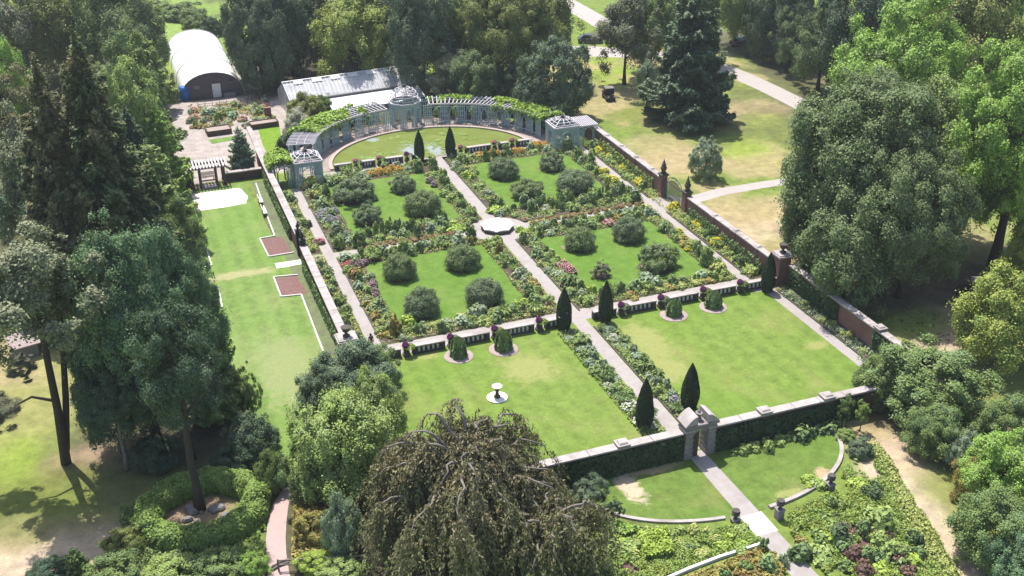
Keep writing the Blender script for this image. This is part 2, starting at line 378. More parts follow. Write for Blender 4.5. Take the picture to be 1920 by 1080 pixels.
def conifer_mesh(name, m_, levels=26, per=8, n_leaf=14000, droop=.16, leaf=.05, pw=.85, asp=2.4):
    """whorled branches round a leader; unit radius, unit height (built at height asp)"""
    Ps, Ns, Ts, Ss = [], [], [], []; tot = 0; br = []
    for i in range(levels):
        t = i/(levels-1); z = t**.93; r = (1-t)**pw*(.82+.36*rng.random())+.035
        for j in range(per if t < .8 else max(4, per-3)):
            a = 2*PI*(j+rng.random()*.8)/per+i*1.3; br.append((z+rng.normal()*.012, a, r*rng.uniform(.65, 1.12)))
    wts = np.array([b_[2]**1.6+.01 for b_ in br]); cnt = np.maximum(6, (wts/wts.sum()*n_leaf)).astype(int)
    for (z, a, r), n in zip(br, cnt):
        s = rng.random(n)**.6; lat = rng.normal(size=n)*.16*r*(1.15-s)**.6; dz = -droop*s**1.5*r+.05*r*s**4*3+rng.normal(size=n)*.02
        ca, sa = math.cos(a), math.sin(a)
        P = np.stack([ca*s*r-sa*lat, sa*s*r+ca*lat, z*asp+dz*asp*.55-np.abs(lat)*.35], 1)
        Ps.append(P); Ns.append(np.array([ca*.25, sa*.25, 1])+rng.normal(size=(n, 3))*.35)
        Ts.append(np.array([ca, sa, -.3])+rng.normal(size=(n, 3))*.45); Ss.append(leaf*rng.uniform(.6, 1.3, n)*(.6+.5*r))
    P = np.concatenate(Ps); P[:, 2] /= P[:, 2].max(); P[:, 2] = np.maximum(P[:, 2], 0)
    return leafmesh(name, P, np.concatenate(Ns), np.concatenate(Ss), m_, T=np.concatenate(Ts), elong=2.0, zs=asp)
PROTO = {}
def proto(kind, var):
    k = (kind, var)
    if k not in PROTO:
        nm = 'crown'; d = M['lf_mid']
        if kind == 'broad': me = crown_mesh(nm, k, d, 2.0, n_blob=170, n_leaf=60000, br=(.07, .20), leaf=.027, bottom=-.55, shell=(.5, 1.0))
        elif kind == 'big': me = crown_mesh(nm, k, d, 1.8, n_blob=360, n_leaf=150000, br=(.035, .16), leaf=.019, bottom=-.7, shell=(.55, 1.03), asp=.8)
        elif kind == 'pine': me = crown_mesh(nm, k, d, 2.3, n_blob=60, n_leaf=40000, br=(.12, .28), flat=.4, leaf=.028, bottom=-.8, shell=(.35, 1.05), asp=.95)
        elif kind == 'dense': me = crown_mesh(nm, k, d, 1.9, n_blob=220, n_leaf=56000, br=(.06, .15), leaf=.027, bottom=-.75, shell=(.75, .95), asp=.85)
        elif kind == 'shrub': me = crown_mesh(nm, k, d, 1.3, n_blob=120, n_leaf=26000, br=(.08, .2), leaf=.037, bottom=-.35, shell=(.6, .95), asp=.8)
        elif kind == 'ragged': me = crown_mesh(nm, k, d, 2.2, n_blob=80, n_leaf=34000, br=(.08, .2), flat=.7, leaf=.029, bottom=-.7, shell=(.3, 1.08), asp=1.1)
        elif kind == 'bush': me = crown_mesh(nm, k, d, 1.2, n_blob=300, n_leaf=26000, br=(.12, .2), leaf=.036, bottom=-.3, shell=(.76, .86), asp=.8)
        elif kind == 'spruce': me = conifer_mesh(nm, d, 34, 10, 110000, .2, .042, asp=3.6)
        elif kind == 'feather': me = conifer_mesh(nm, d, 22, 10, 50000, .1, .05, .6, 2.9)
        elif kind == 'cone': me = conifer_mesh(nm, d, 24, 10, 18000, .1, .065, .5, 2.4)
        PROTO[k] = me
    return PROTO[k]
def trunk_mb(H, r, limbs, Rc, z0, lean=(0, 0), seed=0):
    q = random.Random(seed); mb = MB(); pts, rd = [], []
    for i in range(7):
        t = i/6; pts.append((lean[0]*t+q.uniform(-.12, .12)*t*2, lean[1]*t+q.uniform(-.12, .12)*t*2, H*t)); rd.append(r*(1.35 if i == 0 else 1)*(1-.8*t))
    mb.tube(pts, rd, 9)
    for i in range(limbs):
        t = q.uniform(.35, .8); a = q.uniform(0, 2*PI); z = max(H*t, z0*.9); L_ = Rc*q.uniform(.55, .85); x0, y0 = lean[0]*t, lean[1]*t
        p = [(x0, y0, z), (x0+math.cos(a)*L_*.4, y0+math.sin(a)*L_*.4, z+L_*.3), (x0+math.cos(a+.2)*L_, y0+math.sin(a+.2)*L_, z+L_*.45)]
        mb.tube(p, [r*.42, r*.26, r*.07], 6)
    return mb
TCOUNT = [0]
def tree(xy, H, Rc, kind, pal, label, cat='tree', name=None, zb=None, var=None, tr=None, group=None, bark='bark', limbs=5, lean=(0, 0)):
    TCOUNT[0] += 1; i = TCOUNT[0]
    if zb is None: zb = H*.12
    name = name or {'spruce': 'spruce_tree', 'feather': 'conifer_tree', 'cone': 'conifer_tree', 'pine': 'pine_tree', 'shrub': 'shrub'}.get(kind, 'broadleaf_tree')
    e = empty(name, (xy[0], xy[1], 0), label, cat, group)
    tm = trunk_mb(H*(.93 if kind in ('spruce', 'feather', 'cone') else .72), tr or max(.08, H*.018), 0 if kind in ('spruce', 'feather', 'cone') else limbs, Rc, zb, lean, i)
    tm.build('stem' if cat in ('shrub', 'bush') else 'trunk', M[bark], e, smooth=True)
    nv = {'broad': 5, 'big': 3, 'pine': 3, 'dense': 3, 'shrub': 4, 'bush': 4, 'ragged': 3, 'spruce': 2, 'feather': 3, 'cone': 2}[kind]
    c = obj('foliage' if cat in ('shrub', 'bush') else 'crown', proto(kind, (var if var is not None else i) % nv), e, (lean[0]*.8, lean[1]*.8, zb))
    c.scale = (Rc, Rc*random.uniform(.92, 1.08), H-zb); c.rotation_euler.z = random.uniform(0, 6.28); setmat(c, 0, M[pal])
    return e
def tip(px, py, H): return at(px, py, H)
def ctr(px, py, H): return at(px, py, H*.58)
# ================================================================== GROUND
def smoothnoise(X, Y, s, seed):
    r = np.random.default_rng(seed); out = 0; amp = 1; tot = 0
    for o in range(4):
        G = r.random((64, 64)); x = X/s*2**o; y = Y/s*2**o; xi = np.floor(x).astype(int); yi = np.floor(y).astype(int); fx = x-xi; fy = y-yi
        fx = fx*fx*(3-2*fx); fy = fy*fy*(3-2*fy); g = lambda a, b_: G[a % 64, b_ % 64]
        out = out+amp*((g(xi, yi)*(1-fx)+g(xi+1, yi)*fx)*(1-fy)+(g(xi, yi+1)*(1-fx)+g(xi+1, yi+1)*fx)*fy); tot += amp; amp *= .55
    return out/tot
xs = np.concatenate([[-900, -400, -200, -120], np.arange(-90, 170, .7), [200, 300, 500, 1000]])
ys = np.concatenate([[-600, -250, -140, -100], np.arange(-80, 190, .7), [240, 400, 700, 1500]])
X, Y = np.meshgrid(xs, ys); nx, ny = len(xs), len(ys)
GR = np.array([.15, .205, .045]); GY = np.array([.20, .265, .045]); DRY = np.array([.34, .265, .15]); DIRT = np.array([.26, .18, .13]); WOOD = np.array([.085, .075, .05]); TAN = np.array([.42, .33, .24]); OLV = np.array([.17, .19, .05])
C = np.broadcast_to(GR, X.shape+(3,)).copy()
n1 = smoothnoise(X, Y, 16, 1); n2 = smoothnoise(X, Y, 6, 2)
def blend(mk, c):
    global C
    C = C*(1-mk[..., None])+c*mk[..., None]
def sst(v, a, b_): t = np.clip((v-a)/(b_-a), 0, 1); return t*t*(3-2*t)
blend(sst(n1, .48, .62)*.8, GY)
def blob(px, py, rx, ry, c, a=1.0, rot=0.0, soft=.5):
    """a patch of ground colour (dry grass, bare earth, a painted shadow) round a spot, ragged edge"""
    x0, y0 = at(px, py); dx, dy = X-x0, Y-y0; cr, sr = math.cos(rot), math.sin(rot)
    d = np.sqrt(((dx*cr+dy*sr)/rx)**2+((-dx*sr+dy*cr)/ry)**2)+(n2-.5)*1.3
    blend((1-sst(d, 1-soft, 1+soft*.6))*a, c)
# right-hand park: bleached grass with green streaks
east = (X > 24.2) & (Y < 70)
blend(np.where(east, sst(n2+.25*n1, .54, .72)*.7, 0), DRY)
for a in ((1300, 300, 9, 5, DRY, .9), (1230, 270, 5, 3, DRY, .6), (1400, 210, 8, 6, DRY, .8), (1400, 400, 10, 4, DRY, .8), (1390, 440, 8, 3, TAN, .7), (1330, 425, 7, 3, DRY, .7),
          (1180, 215, 5, 5, OLV, .7), (1430, 165, 9, 4, GY, .9), (1400, 280, 5, 4, GY, .9), (1450, 230, 5, 6, GY, .8), (1140, 150, 4, 7, GY, .8), (1150, 200, 3, 2, DRY, .6),
          (1290, 225, 6, 6, DIRT, .7), (1640, 490, 15, 8, DIRT, .85), (1700, 560, 12, 7, WOOD, .75), (1660, 520, 9, 5, DIRT, .6), (1760, 620, 7, 4, DRY, .95), (1800, 680, 6, 5, TAN, .8), (1690, 610, 4, 3, GY, .8),
          (1860, 700, 5, 4, GR, .7), (1790, 655, 5, 2.5, TAN, .7), (1895, 740, 5, 3, OLV, .8)): blob(*a)
for a in ((1690, 850, 2.6, 2.6, DRY, .95), (1705, 900, 2.6, 6, TAN, .72, .1), (1680, 830, 2.2, 2.6, TAN, .7), (1735, 960, 2.4, 5, TAN, .75, .12), (1765, 1010, 2.3, 5, TAN, .75, .12), (1800, 1060, 1.6, 4, TAN, .95, .12), (1720, 930, 1.0, 5, np.array([.5, .4, .31]), .7, .12), (1650, 800, 3, 2, DRY, .9),
          (1660, 770, 3, 3, WOOD, .7), (1560, 790, 2, 1, TAN, .8), (1890, 1000, 3.4, 8, OLV, .9)): blob(*a)
# left of the garden: shaded earth below the trees, bright clearing, dry strip, pine's shadow painted in dull olive
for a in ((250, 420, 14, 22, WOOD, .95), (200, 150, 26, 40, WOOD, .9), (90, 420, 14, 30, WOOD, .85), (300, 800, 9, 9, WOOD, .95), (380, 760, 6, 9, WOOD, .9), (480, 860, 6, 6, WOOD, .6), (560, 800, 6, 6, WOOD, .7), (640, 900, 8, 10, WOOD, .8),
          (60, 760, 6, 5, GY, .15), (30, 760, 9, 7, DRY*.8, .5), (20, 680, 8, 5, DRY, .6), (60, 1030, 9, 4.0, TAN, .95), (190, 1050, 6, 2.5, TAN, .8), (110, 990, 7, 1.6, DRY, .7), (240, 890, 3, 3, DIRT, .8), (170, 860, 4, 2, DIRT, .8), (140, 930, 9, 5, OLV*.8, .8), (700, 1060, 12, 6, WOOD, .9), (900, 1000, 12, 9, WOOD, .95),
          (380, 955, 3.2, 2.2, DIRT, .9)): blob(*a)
# service yard behind the long lawn, woodland floor behind the glasshouse and along the drive
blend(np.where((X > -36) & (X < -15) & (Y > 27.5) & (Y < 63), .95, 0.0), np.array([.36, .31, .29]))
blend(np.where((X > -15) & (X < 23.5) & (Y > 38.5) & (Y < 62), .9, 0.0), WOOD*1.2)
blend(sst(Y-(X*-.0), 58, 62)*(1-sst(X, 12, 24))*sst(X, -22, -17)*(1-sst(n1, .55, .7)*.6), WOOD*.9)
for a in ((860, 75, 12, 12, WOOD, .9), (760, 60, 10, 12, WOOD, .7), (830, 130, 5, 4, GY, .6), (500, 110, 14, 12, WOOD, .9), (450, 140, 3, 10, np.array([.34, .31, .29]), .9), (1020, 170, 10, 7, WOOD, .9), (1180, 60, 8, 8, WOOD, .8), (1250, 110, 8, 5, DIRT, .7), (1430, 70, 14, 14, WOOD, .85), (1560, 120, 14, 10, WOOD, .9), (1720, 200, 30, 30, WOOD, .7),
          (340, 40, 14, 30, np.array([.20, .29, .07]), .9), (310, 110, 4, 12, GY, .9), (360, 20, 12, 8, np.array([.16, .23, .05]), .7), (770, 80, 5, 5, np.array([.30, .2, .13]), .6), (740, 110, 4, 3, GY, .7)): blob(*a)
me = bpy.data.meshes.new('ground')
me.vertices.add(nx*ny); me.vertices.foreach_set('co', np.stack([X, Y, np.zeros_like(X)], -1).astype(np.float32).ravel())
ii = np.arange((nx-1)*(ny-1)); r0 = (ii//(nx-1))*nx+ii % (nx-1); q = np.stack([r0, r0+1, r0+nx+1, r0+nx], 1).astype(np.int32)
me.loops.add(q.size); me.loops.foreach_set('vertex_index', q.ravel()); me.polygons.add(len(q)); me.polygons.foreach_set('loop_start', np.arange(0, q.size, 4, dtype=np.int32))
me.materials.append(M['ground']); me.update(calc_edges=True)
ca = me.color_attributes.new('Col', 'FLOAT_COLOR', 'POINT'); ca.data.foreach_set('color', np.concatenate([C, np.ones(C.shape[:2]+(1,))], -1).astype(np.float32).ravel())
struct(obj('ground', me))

def rect(x0, x1, y0, y1): return [(x0, y0), (x1, y0), (x1, y1), (x0, y1)]
def sheet(name, polys, z, m_):
    mb = MB()
    for p in polys: mb.sheet(p, z)
    return struct(mb.build(name, m_))
def wob(poly, amp, step=1.0, seed=1):
    q = random.Random(seed); out = []
    for i in range(len(poly)):
        a = Vector(poly[i]); b_ = Vector(poly[(i+1) % len(poly)]); n = max(1, int((b_-a).length/step))
        for k in range(n): p = a.lerp(b_, k/n); out.append((p.x+q.uniform(-amp, amp), p.y+q.uniform(-amp, amp)))
    return out
XG = 22.4
# soil of the flower beds, lawns, paths
OUT = {'NW': (-19.3, -.85, .85, 24.2), 'NE': (.85, 19.3, 1.1, 24.2), 'SW': (-19.3, -.85, -21.1, -.85), 'SE': (.85, 19.3, -21.1, -.85)}
INN = {'NW': (-16.3, -3.0, 4.6, 20.6), 'NE': (3.1, 17.0, 5.4, 21.2), 'SW': (-17.0, -3.3, -18.6, -3.2), 'SE': (3.4, 17.4, -18.8, -4.2)}
sheet('garden_soil', [rect(*OUT[k]) for k in OUT]+[rect(-XG, -20.55, -22, -1.1), rect(-XG, -20.55, 1.1, 21.5), rect(20.45, XG, -22, -2.6), rect(20.45, XG, 2.2, 22), rect(-2.75, -.9, -44.5, -25.0), rect(.95, 2.75, -44, -25.2), rect(21.7, 23.2, -46, -24.6)], .004, M['soil'])
sheet('parterre_lawn', [wob(rect(*INN[k]), .22, 1.2, i) for i, k in enumerate(INN)], .008, M['lawnin'])
sheet('lower_lawn', [rect(-22.6, -2.7, -46.2, -24.0), rect(2.7, 20.35, -46.2, -24.0)], .008, M['lawn'])
pth = [rect(-.72, .72, -46.4, -3.0), rect(-.75, .75, 3, 25.2), rect(-20.5, -19.35, -23.3, 21.2), rect(19.35, 20.42, -21.7, 22), rect(20.4, 21.55, -46, -24.4), rect(19.4, 22.2, -24.4, -23.6)]
sheet('gravel_path', pth+[rect(-19.35, -3.0, -.62, .62), rect(3.0, 19.35, -.55, .75), rect(20.42, 24, -2.4, 1.9), rect(-22.6, -20.5, -.8, .8), [(.72, -46.6), (-.72, -46.6), (-.8, -64), (1.0, -64)]], .012, M['path'])
sheet('balustrade_walk', [rect(-19.3, -.72, -23.35, -21.2), rect(.72, 19.4, -23.35, -21.2), rect(-.72, .72, -24.2, -21.2)], .016, M['path'])
mb = MB(); mb.sheet([(3.45*math.cos(a*PI/24), 3.45*math.sin(a*PI/24)) for a in range(48)], .016); struct(mb.build('round_paving', M['path']))
sheet('landing_slab', [rect(-.82, 1.0, -57.3, -55.0)], .018, M['slab'])
# long lawn on the left with mulch bays, sand pad
sheet('long_lawn', [[(-36, 24.5), (-25.6, 25.6), (-24.9, 6.8), (-24.6, 6.8), (-24.6, -21), (-26, -44), (-34.5, -34), (-34.5, 6)]], .006, M['lawnleft'])
sheet('bark_mulch', [wob([(-26.5, 7.2), (-24.0, 7.1), (-23.5, 2.1), (-26.3, 2.3)], .1, .8, 5), wob([(-26.6, -3.3), (-24.2, -3.5), (-23.9, -8.0), (-26.7, -7.8)], .1, .8, 6)], .012, M['mulch'])
sheet('sand_pad', [wob([(-32.5, 24.3), (-26.4, 24.0), (-26.0, 21.0), (-26.3, 18.5), (-32.4, 18.2)], .15, .8, 7)], .012, M['sand'])
sheet('stone_path', [wob([(-25.9, .35), (-23.0, .4), (-23.0, -.9), (-25.9, -1.0)], .06, .7, 8)], .014, M['slab'])
sheet('border_turf', [[(-24.9, 25.6), (-22.7, 25.6), (-22.7, -22), (-24.6, -21), (-24.6, 6)]], .005, mat('thin_turf', (.15, .19, .085), .95, .4, 1.5, stain=(.11, .10, .07)))
# semicircular lawn below the gate
semi = [(.6+11.6*math.cos(a), -46.9-8.0*abs(math.sin(a))**.85) for a in np.linspace(0, PI, 40)]
sheet('semicircle_lawn', [semi], .008, M['lawnfar'])
sheet('mulch_bed', [wob([at(1115, 1055), at(1190, 1040), at(1290, 1072), at(1230, 1110), at(1090, 1110)], .3, .8, 11), wob([at(1575, 985), at(1640, 955), at(1740, 1010), at(1760, 1090), at(1560, 1060)], .3, .8, 12)], .006, mat('purple_mulch', (.14, .075, .075), .95, .4, 2))
# roads and outer paths
mb = MB(); mb.ribbon([at(1020, -20), at(1078, 14), at(1130, 44), at(1180, 75)], 5, .004, .004)
mb.ribbon([at(1040, 92), at(1100, 96), at(1180, 100), at(1260, 106), at(1330, 118), at(1390, 142), at(1440, 165), at(1520, 205), at(1600, 250), at(1700, 300)], [4.5, 7, 6, 4.5, 4.2, 4.2, 4, 4, 4, 4], .006, .006)
struct(mb.build('drive', M['road']))
mb = MB(); mb.ribbon([(22.2, -.6), (25, -.4), at(1350, 360), at(1420, 348), at(1480, 339), at(1560, 330)], [2.6, 2.2, 2.1, 2.0, 1.9, 1.8], .008, .008); struct(mb.build('gate_path', M['road']))
mb = MB(); mb.ribbon([at(552, 898), at(540, 918), at(527, 945), at(520, 975), at(517, 1010), at(518, 1040), at(522, 1075), at(530, 1110)], [.4, .8, 1.15, 1.35, 1.4, 1.4, 1.45, 1.5], .01, .01); struct(mb.build('pink_gravel_path', M['pinkpath']))
# pool, its terrace
pa = [R_(a) for a in np.linspace(-90, 90, 61)]
PY = 25.5
pool = [(13.9*math.sin(a), PY+.2+11.7*math.cos(a)) for a in pa]
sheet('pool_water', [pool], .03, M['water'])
terr = [(19.3*math.sin(a), PY+16.2*math.cos(a)) for a in pa]
sheet('pool_terrace', [terr[:]], .02, M['paving'])
sheet('pool_walk', [rect(-19.2, -.8, 24.2, 25.2), rect(.8, 19.2, 24.2, 25.2), rect(-2.4, 2.4, 24.2, 25.9)], .016, M['path'])

# ================================================================== POOL RIM, LILIES
mb = MB(); mb.ribbon([(14.15*math.sin(a), PY+.2+11.95*math.cos(a)) for a in pa], .5, .0, .22)
tag(mb.build('pool_rim', M['rim']), 'curved pale stone rim round the half-round green pool', 'pool rim')
mbp = MB(); pol = [(0, 0)]+[(math.cos(a), math.sin(a)) for a in np.linspace(.25, 2*PI-.25, 14)]; mbp.sheet(pol, 0)
lp0 = mbp.build('lily_pad', mat('lily_leaf', (.20, .27, .06), .45, .3, 1.5, c2=(.10, .17, .035)))
tag(lp0, 'round light green lily pad floating on the half-round pool', 'lily pad', 'lily pads floating on the pool')
k = 0
q = random.Random(3); cl = [(-1.8, 32.8), (1.8, 31.2), (3.5, 34.6), (-3.4, 35.4), (5.2, 32.5), (.6, 35.6), (-6, 29.5), (7.6, 31.0), (2.2, 28.6), (-8.6, 28.2), (-.5, 29.6)]
while k < 110:
    c = q.choice(cl); x, y = c[0]+q.gauss(0, .85), c[1]+q.gauss(0, .55)
    if (x/13.4)**2+((y-PY)/11.2)**2 > .93 or y < 26.2: continue
    o = lp0 if k == 0 else lp0.copy()
    if k: col.objects.link(o)
    o.location = (x, y, .036+.0005*k); s = q.uniform(.16, .42); o.scale = (s, s, 1); o.rotation_euler.z = q.uniform(0, 6.28); k += 1

# ================================================================== BASIN AT THE CROSSING
e = empty('fountain_basin', (-.1, .2, 0), 'white topped octagonal stone basin on the round paving where the paths cross', 'basin')
pts = []
for i in range(8):
    a0 = 2*PI*i/8+PI/8; 
    for j in range(8):
        a = a0+2*PI/8*j/8; t = j/8; r = 2.02-.26*math.sin(PI*t); pts.append((r*math.cos(a), r*math.sin(a)))
mb = MB(); mb.prism([(x*.95, y*.95) for x, y in pts], 0, .42); mb.build('side_wall', M['stone_dark'], e)
mb = MB(); mb.prism(pts, .42, .56); mb.build('rim', mat('white_basin_stone', (.72, .70, .68), .7, .06, 2), e)
mb = MB(); mb.prism([(x*.86, y*.86) for x, y in pts], .562, .575); mb.build('basin_cover', M['white'], e)
mb = MB()
for i in range(40):
    a = 2*PI*i/40; mb.box((1.86*math.cos(a), 1.86*math.sin(a), .24), (.10, .16, .30), a)
mb.build('carved_band', M['stone_dark'], e)

# ================================================================== WALLS
def wall(name, a, b_, h, th, label, mbody, piers=(), pcap=.75, cap_h=.16, plinth=True, pier_extra=.3, capw=.34, seam=2.6):
    a = Vector((*a, 0)); b_ = Vector((*b_, 0)); d = (b_-a); Ln = d.length; d.normalize(); rz = math.atan2(d.y, d.x)
    mid = (a+b_)/2; e = empty(name, mid, label, 'wall'); e.rotation_euler.z = rz
    mb = MB(); mb.box((0, 0, h/2), (Ln, th, h))
    mb.build('brick_body', mbody, e)
    if plinth: mb = MB(); mb.box((0, 0, .16), (Ln-.02, th+.14, .32)); mb.build('plinth', M['stone_dark'], e)
    # coping in slabs with open joints
    mb = MB(); n = max(1, round(Ln/seam)); 
    for i in range(n): mb.box((-Ln/2+(i+.5)*Ln/n, 0, h+cap_h/2), (Ln/n-.035, th+capw, cap_h))
    mb.build('coping', M['coping'], e, bevel=.025)
    for p in piers:
        mb = MB(); mb.box((p, 0, (h+pier_extra)/2), (pcap, th+.22, h+pier_extra-.004)); pr = mb.build('pier', mbody, e)
        mb = MB(); mb.box((p, 0, h+pier_extra+.08), (pcap+.26, th+.5, .16)); mb.box((p, 0, h+pier_extra+.23), (pcap, th+.25, .14), 0, 0, .7); mb.build('pier_cap', M['coping'], pr, bevel=.02)
    return e
wall('brick_wall', (-22.8, 32), (-22.8, 1.7), 2.3, .5, 'brick wall with pale coping left of the flower garden, trellis to iron gate', M['brick'], plinth=False)
wall('brick_wall', (-22.9, -1.5), (-23.0, -22.3), 2.3, .5, 'brick wall with pale coping left of the flower garden between iron gate and urn pier', M['brick'], plinth=False)
wall('brick_wall', (-23.1, -23.7), (-23.1, -46.6), 2.0, .5, 'low brick wall beside the lower lawn half hidden by shrubs', M['brick'], plinth=False)
wall('brick_wall', (22.5, 27), (22.4, 2.6), 2.3, .45, 'red brick wall with pinkish coping right of the garden between trellis and obelisk gate', M['brick'], (-4, .5, 5, 9.5), .7, pier_extra=.03)
wall('brick_wall', (22.4, -4.5), (22.6, -22.2), 2.3, .45, 'red brick wall right of the yellow flowers between obelisk gate and tall urn pier', M['brick'], (-3, 1.5, 6), .7, pier_extra=.03)
wall('brick_wall', (23.5, -24.2), (23.4, -45.9), 2.3, .45, 'brick wall with two capped piers beside the right hand path of the lower lawn', M['brick'], (-4.2, 3.8), .75, pier_extra=.28)
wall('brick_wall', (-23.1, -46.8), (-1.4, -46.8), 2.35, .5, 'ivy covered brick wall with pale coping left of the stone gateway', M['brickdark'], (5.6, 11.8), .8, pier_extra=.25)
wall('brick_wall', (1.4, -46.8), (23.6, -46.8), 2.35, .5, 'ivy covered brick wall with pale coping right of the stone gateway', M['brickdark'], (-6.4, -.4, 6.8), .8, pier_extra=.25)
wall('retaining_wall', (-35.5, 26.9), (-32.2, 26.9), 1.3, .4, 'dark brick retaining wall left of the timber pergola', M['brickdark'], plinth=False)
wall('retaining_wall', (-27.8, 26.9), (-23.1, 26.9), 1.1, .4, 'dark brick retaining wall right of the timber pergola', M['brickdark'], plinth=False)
# ivy on the outer face of the gate wall: one climbing plant each side
def ivy(name, x0, x1, y, z1, n, label, pal='lf_ivy', axis='x', dens=None, sgn=-1, th=.28, size=.2):
    u = rng.uniform(x0, x1, n); z = rng.uniform(0.02, 1, n)*(z1*(.86+.2*smoothnoise(u, u*0, 2.5, 5))); off = sgn*(rng.random(n)*th)
    P = np.stack([u, y+off, z], 1) if axis == 'x' else np.stack([y+off, u, z], 1)
    N = np.tile(np.array([0, sgn, .35]) if axis == 'x' else np.array([sgn, 0, .35]), (n, 1))+rng.normal(size=(n, 3))*.5
    o = obj(name, leafmesh(name, P, N, size*rng.uniform(.6, 1.3, n), M[pal])); tag(o, label, 'climbing plant'); return o
ivy('climbing_ivy', -21.5, -1.45, -47.07, 2.25, 9000, 'dark ivy covering the shaded wall left of the stone gateway')
ivy('climbing_ivy', 1.45, 15.5, -47.07, 2.2, 5200, 'dark ivy covering the shaded wall right of the stone gateway')
ivy('climbing_ivy', -33, -24.6, 23.26, 2.2, 3400, 'dark ivy on the brick wall beside the right hand lower path', axis='y')
ivy('climbing_ivy', -45.7, -38.5, 23.16, 2.2, 3200, 'dark bushy climber on the near end of the right hand wall', axis='y')
ivy('climbing_ivy', 6, 24.5, -23.08, 1.9, 3600, 'green climber on the outer face of the left wall beyond the iron gate', 'lf_bed2', 'y')
ivy('climbing_ivy', -21, -2.6, -23.22, 1.7, 3600, 'green climber on the outer face of the left wall near the urn pier', 'lf_bed2', 'y')
ivy('climbing_ivy', -21, -5.5, 22.12, 1.7, 900, 'sparse climbing roses against the red brick wall beyond the yellow flowers', 'lf_bed2', 'y', sgn=-1)
ivy('climbing_ivy', 4, 20, 22.1, 1.8, 900, 'sparse climbers trained on the red brick wall near the right trellis', 'lf_bed1', 'y', sgn=-1)

# ---------------- stone gateway
def gate_arch():
    e = empty('stone_gateway', (0, -46.8, 0), 'stone gateway with broken curved pediment over the central path', 'gateway'); e.scale = (.78, .88, .84)
    for s in (-1, 1):
        mb = MB(); mb.box((s*1.3, 0, 1.55), (.85, 1.25, 3.1))
        for i in range(5): mb.box((s*1.3, 0, .35+i*.6), (.95, 1.35, .34))
        p = mb.build('gate_pier', M['stone'], e, bevel=.02)
        mb = MB(); mb.box((s*1.3, 0, 3.2), (1.1, 1.5, .2)); mb.build('capital', M['coping'], p, bevel=.02)
    mb = MB(); n = 12; poly = [(-.87, 3.3), (-.87, 2.5)]
    vs = []; fs = []
    for k in range(n+1):
        a = PI*k/n; x = -.87*math.cos(a); z = 2.15+.87*math.sin(a)*.9
        for yy in (-.5, .5): vs += [(x, yy, z), (x, yy, 3.3)]
    for k in range(n):
        o = k*4; fs += [(o, o+4, o+5, o+1), (o+2, o+3, o+7, o+6), (o, o+2, o+6, o+4), (o+1, o+5, o+7, o+3)]
    mb.add(vs, fs); mb.build('arch', M['stone'], e)
    mb = MB(); mb.box((0, 0, 3.48), (3.5, 1.45, .35)); mb.box((0, 0, 3.78), (3.85, 1.75, .22)); mb.box((0, 0, 3.62), (3.2, 1.5, .1)); mb.build('entablature', M['stone'], e, bevel=.03)
    for s in (-1, 1):
        mb = MB(); pr = []
        for k in range(9):
            t = k/8; pr.append((s*(1.95-1.35*t), 3.9+.95*math.sin(t*PI/2)))
        pr = pr+[(s*.6, 4.0), (s*1.95, 3.89)]
        vs = [(x, yy, z) for yy in (-.85, .85) for x, z in pr]; m_ = len(pr)
        mb.add(vs, [tuple(range(m_-1, -1, -1)), tuple(range(m_, 2*m_))]+[(i, (i+1) % m_, m_+(i+1) % m_, m_+i) for i in range(m_)])
        mb.build('curved_pediment', M['coping'], e)
    mb = MB(); mb.lathe((0, 0, 3.9), [(.3, 0), (.3, .2), (.16, .28), (.34, .62), (.36, .78), (.2, .82), (.14, 1.0), (.05, 1.12)], 14); mb.build('urn_finial', M['stone'], e, smooth=False)
    g = MB()
    for i in range(8): g.bar((.85, .55+i*.11, .1), (.85, .55+i*.11, 2.3), .03, .03)
    for z in (.25, 1.1, 2.2): g.bar((.85, .5, z), (.85, 1.4, z), .05, .05)
    g.build('gate_leaf', M['iron'], e)
    g = MB()
    for i in range(8): g.bar((-.85, .55+i*.11, .1), (-.85, .55+i*.11, 2.3), .03, .03)
    for z in (.25, 1.1, 2.2): g.bar((-.85, .5, z), (-.85, 1.4, z), .05, .05)
    g.build('gate_leaf', M['iron'], e)
gate_arch()

# ---------------- obelisk gate in the right wall
def obelisk_pier(y, label):
    e = empty('gate_pillar', (22.4, y, 0), label, 'gate pillar', 'pillars of the turquoise gate')
    mb = MB(); mb.box((0, 0, 1.4), (.8, .8, 2.8)); mb.box((0, 0, .2), (.95, .95, .4)); mb.build('shaft', M['brick'], e)
    mb = MB(); mb.box((0, 0, 2.88), (1.05, 1.05, .2)); mb.build('cap', M['stone_dark'], e, bevel=.02)
    mb = MB(); mb.lathe((0, 0, 2.98), [(.38, 0), (.38, .18), (.2, .25), (.36, .55), (.4, .8), (.27, 1.0), (.3, 1.1), (.16, 1.4), (.05, 1.75), (.02, 1.95)], 12); mb.build('finial', M['stone_dark'], e)
obelisk_pier(2.2, 'dark pillar with pointed finial on the far side of the turquoise iron gate')
obelisk_pier(-3.9, 'dark pillar with pointed finial on the near side of the turquoise iron gate')
e = empty('garden_gate', (22.4, -.85, 0), 'turquoise wrought iron gate between the two finial pillars', 'gate')
for s, nm in ((-1, 'side_screen'), (1, 'side_screen')):
    mb = MB(); y0 = s*2.62
    for i in range(9): mb.bar((0, y0-s*.0-s*i*.11, .05), (0, y0-s*i*.11, 2.5), .035, .035)
    for z in (.1, 1.0, 2.4): mb.bar((0, y0, z), (0, y0-s*.9, z), .06, .06)
    mb.build(nm, M['tealiron'], e)
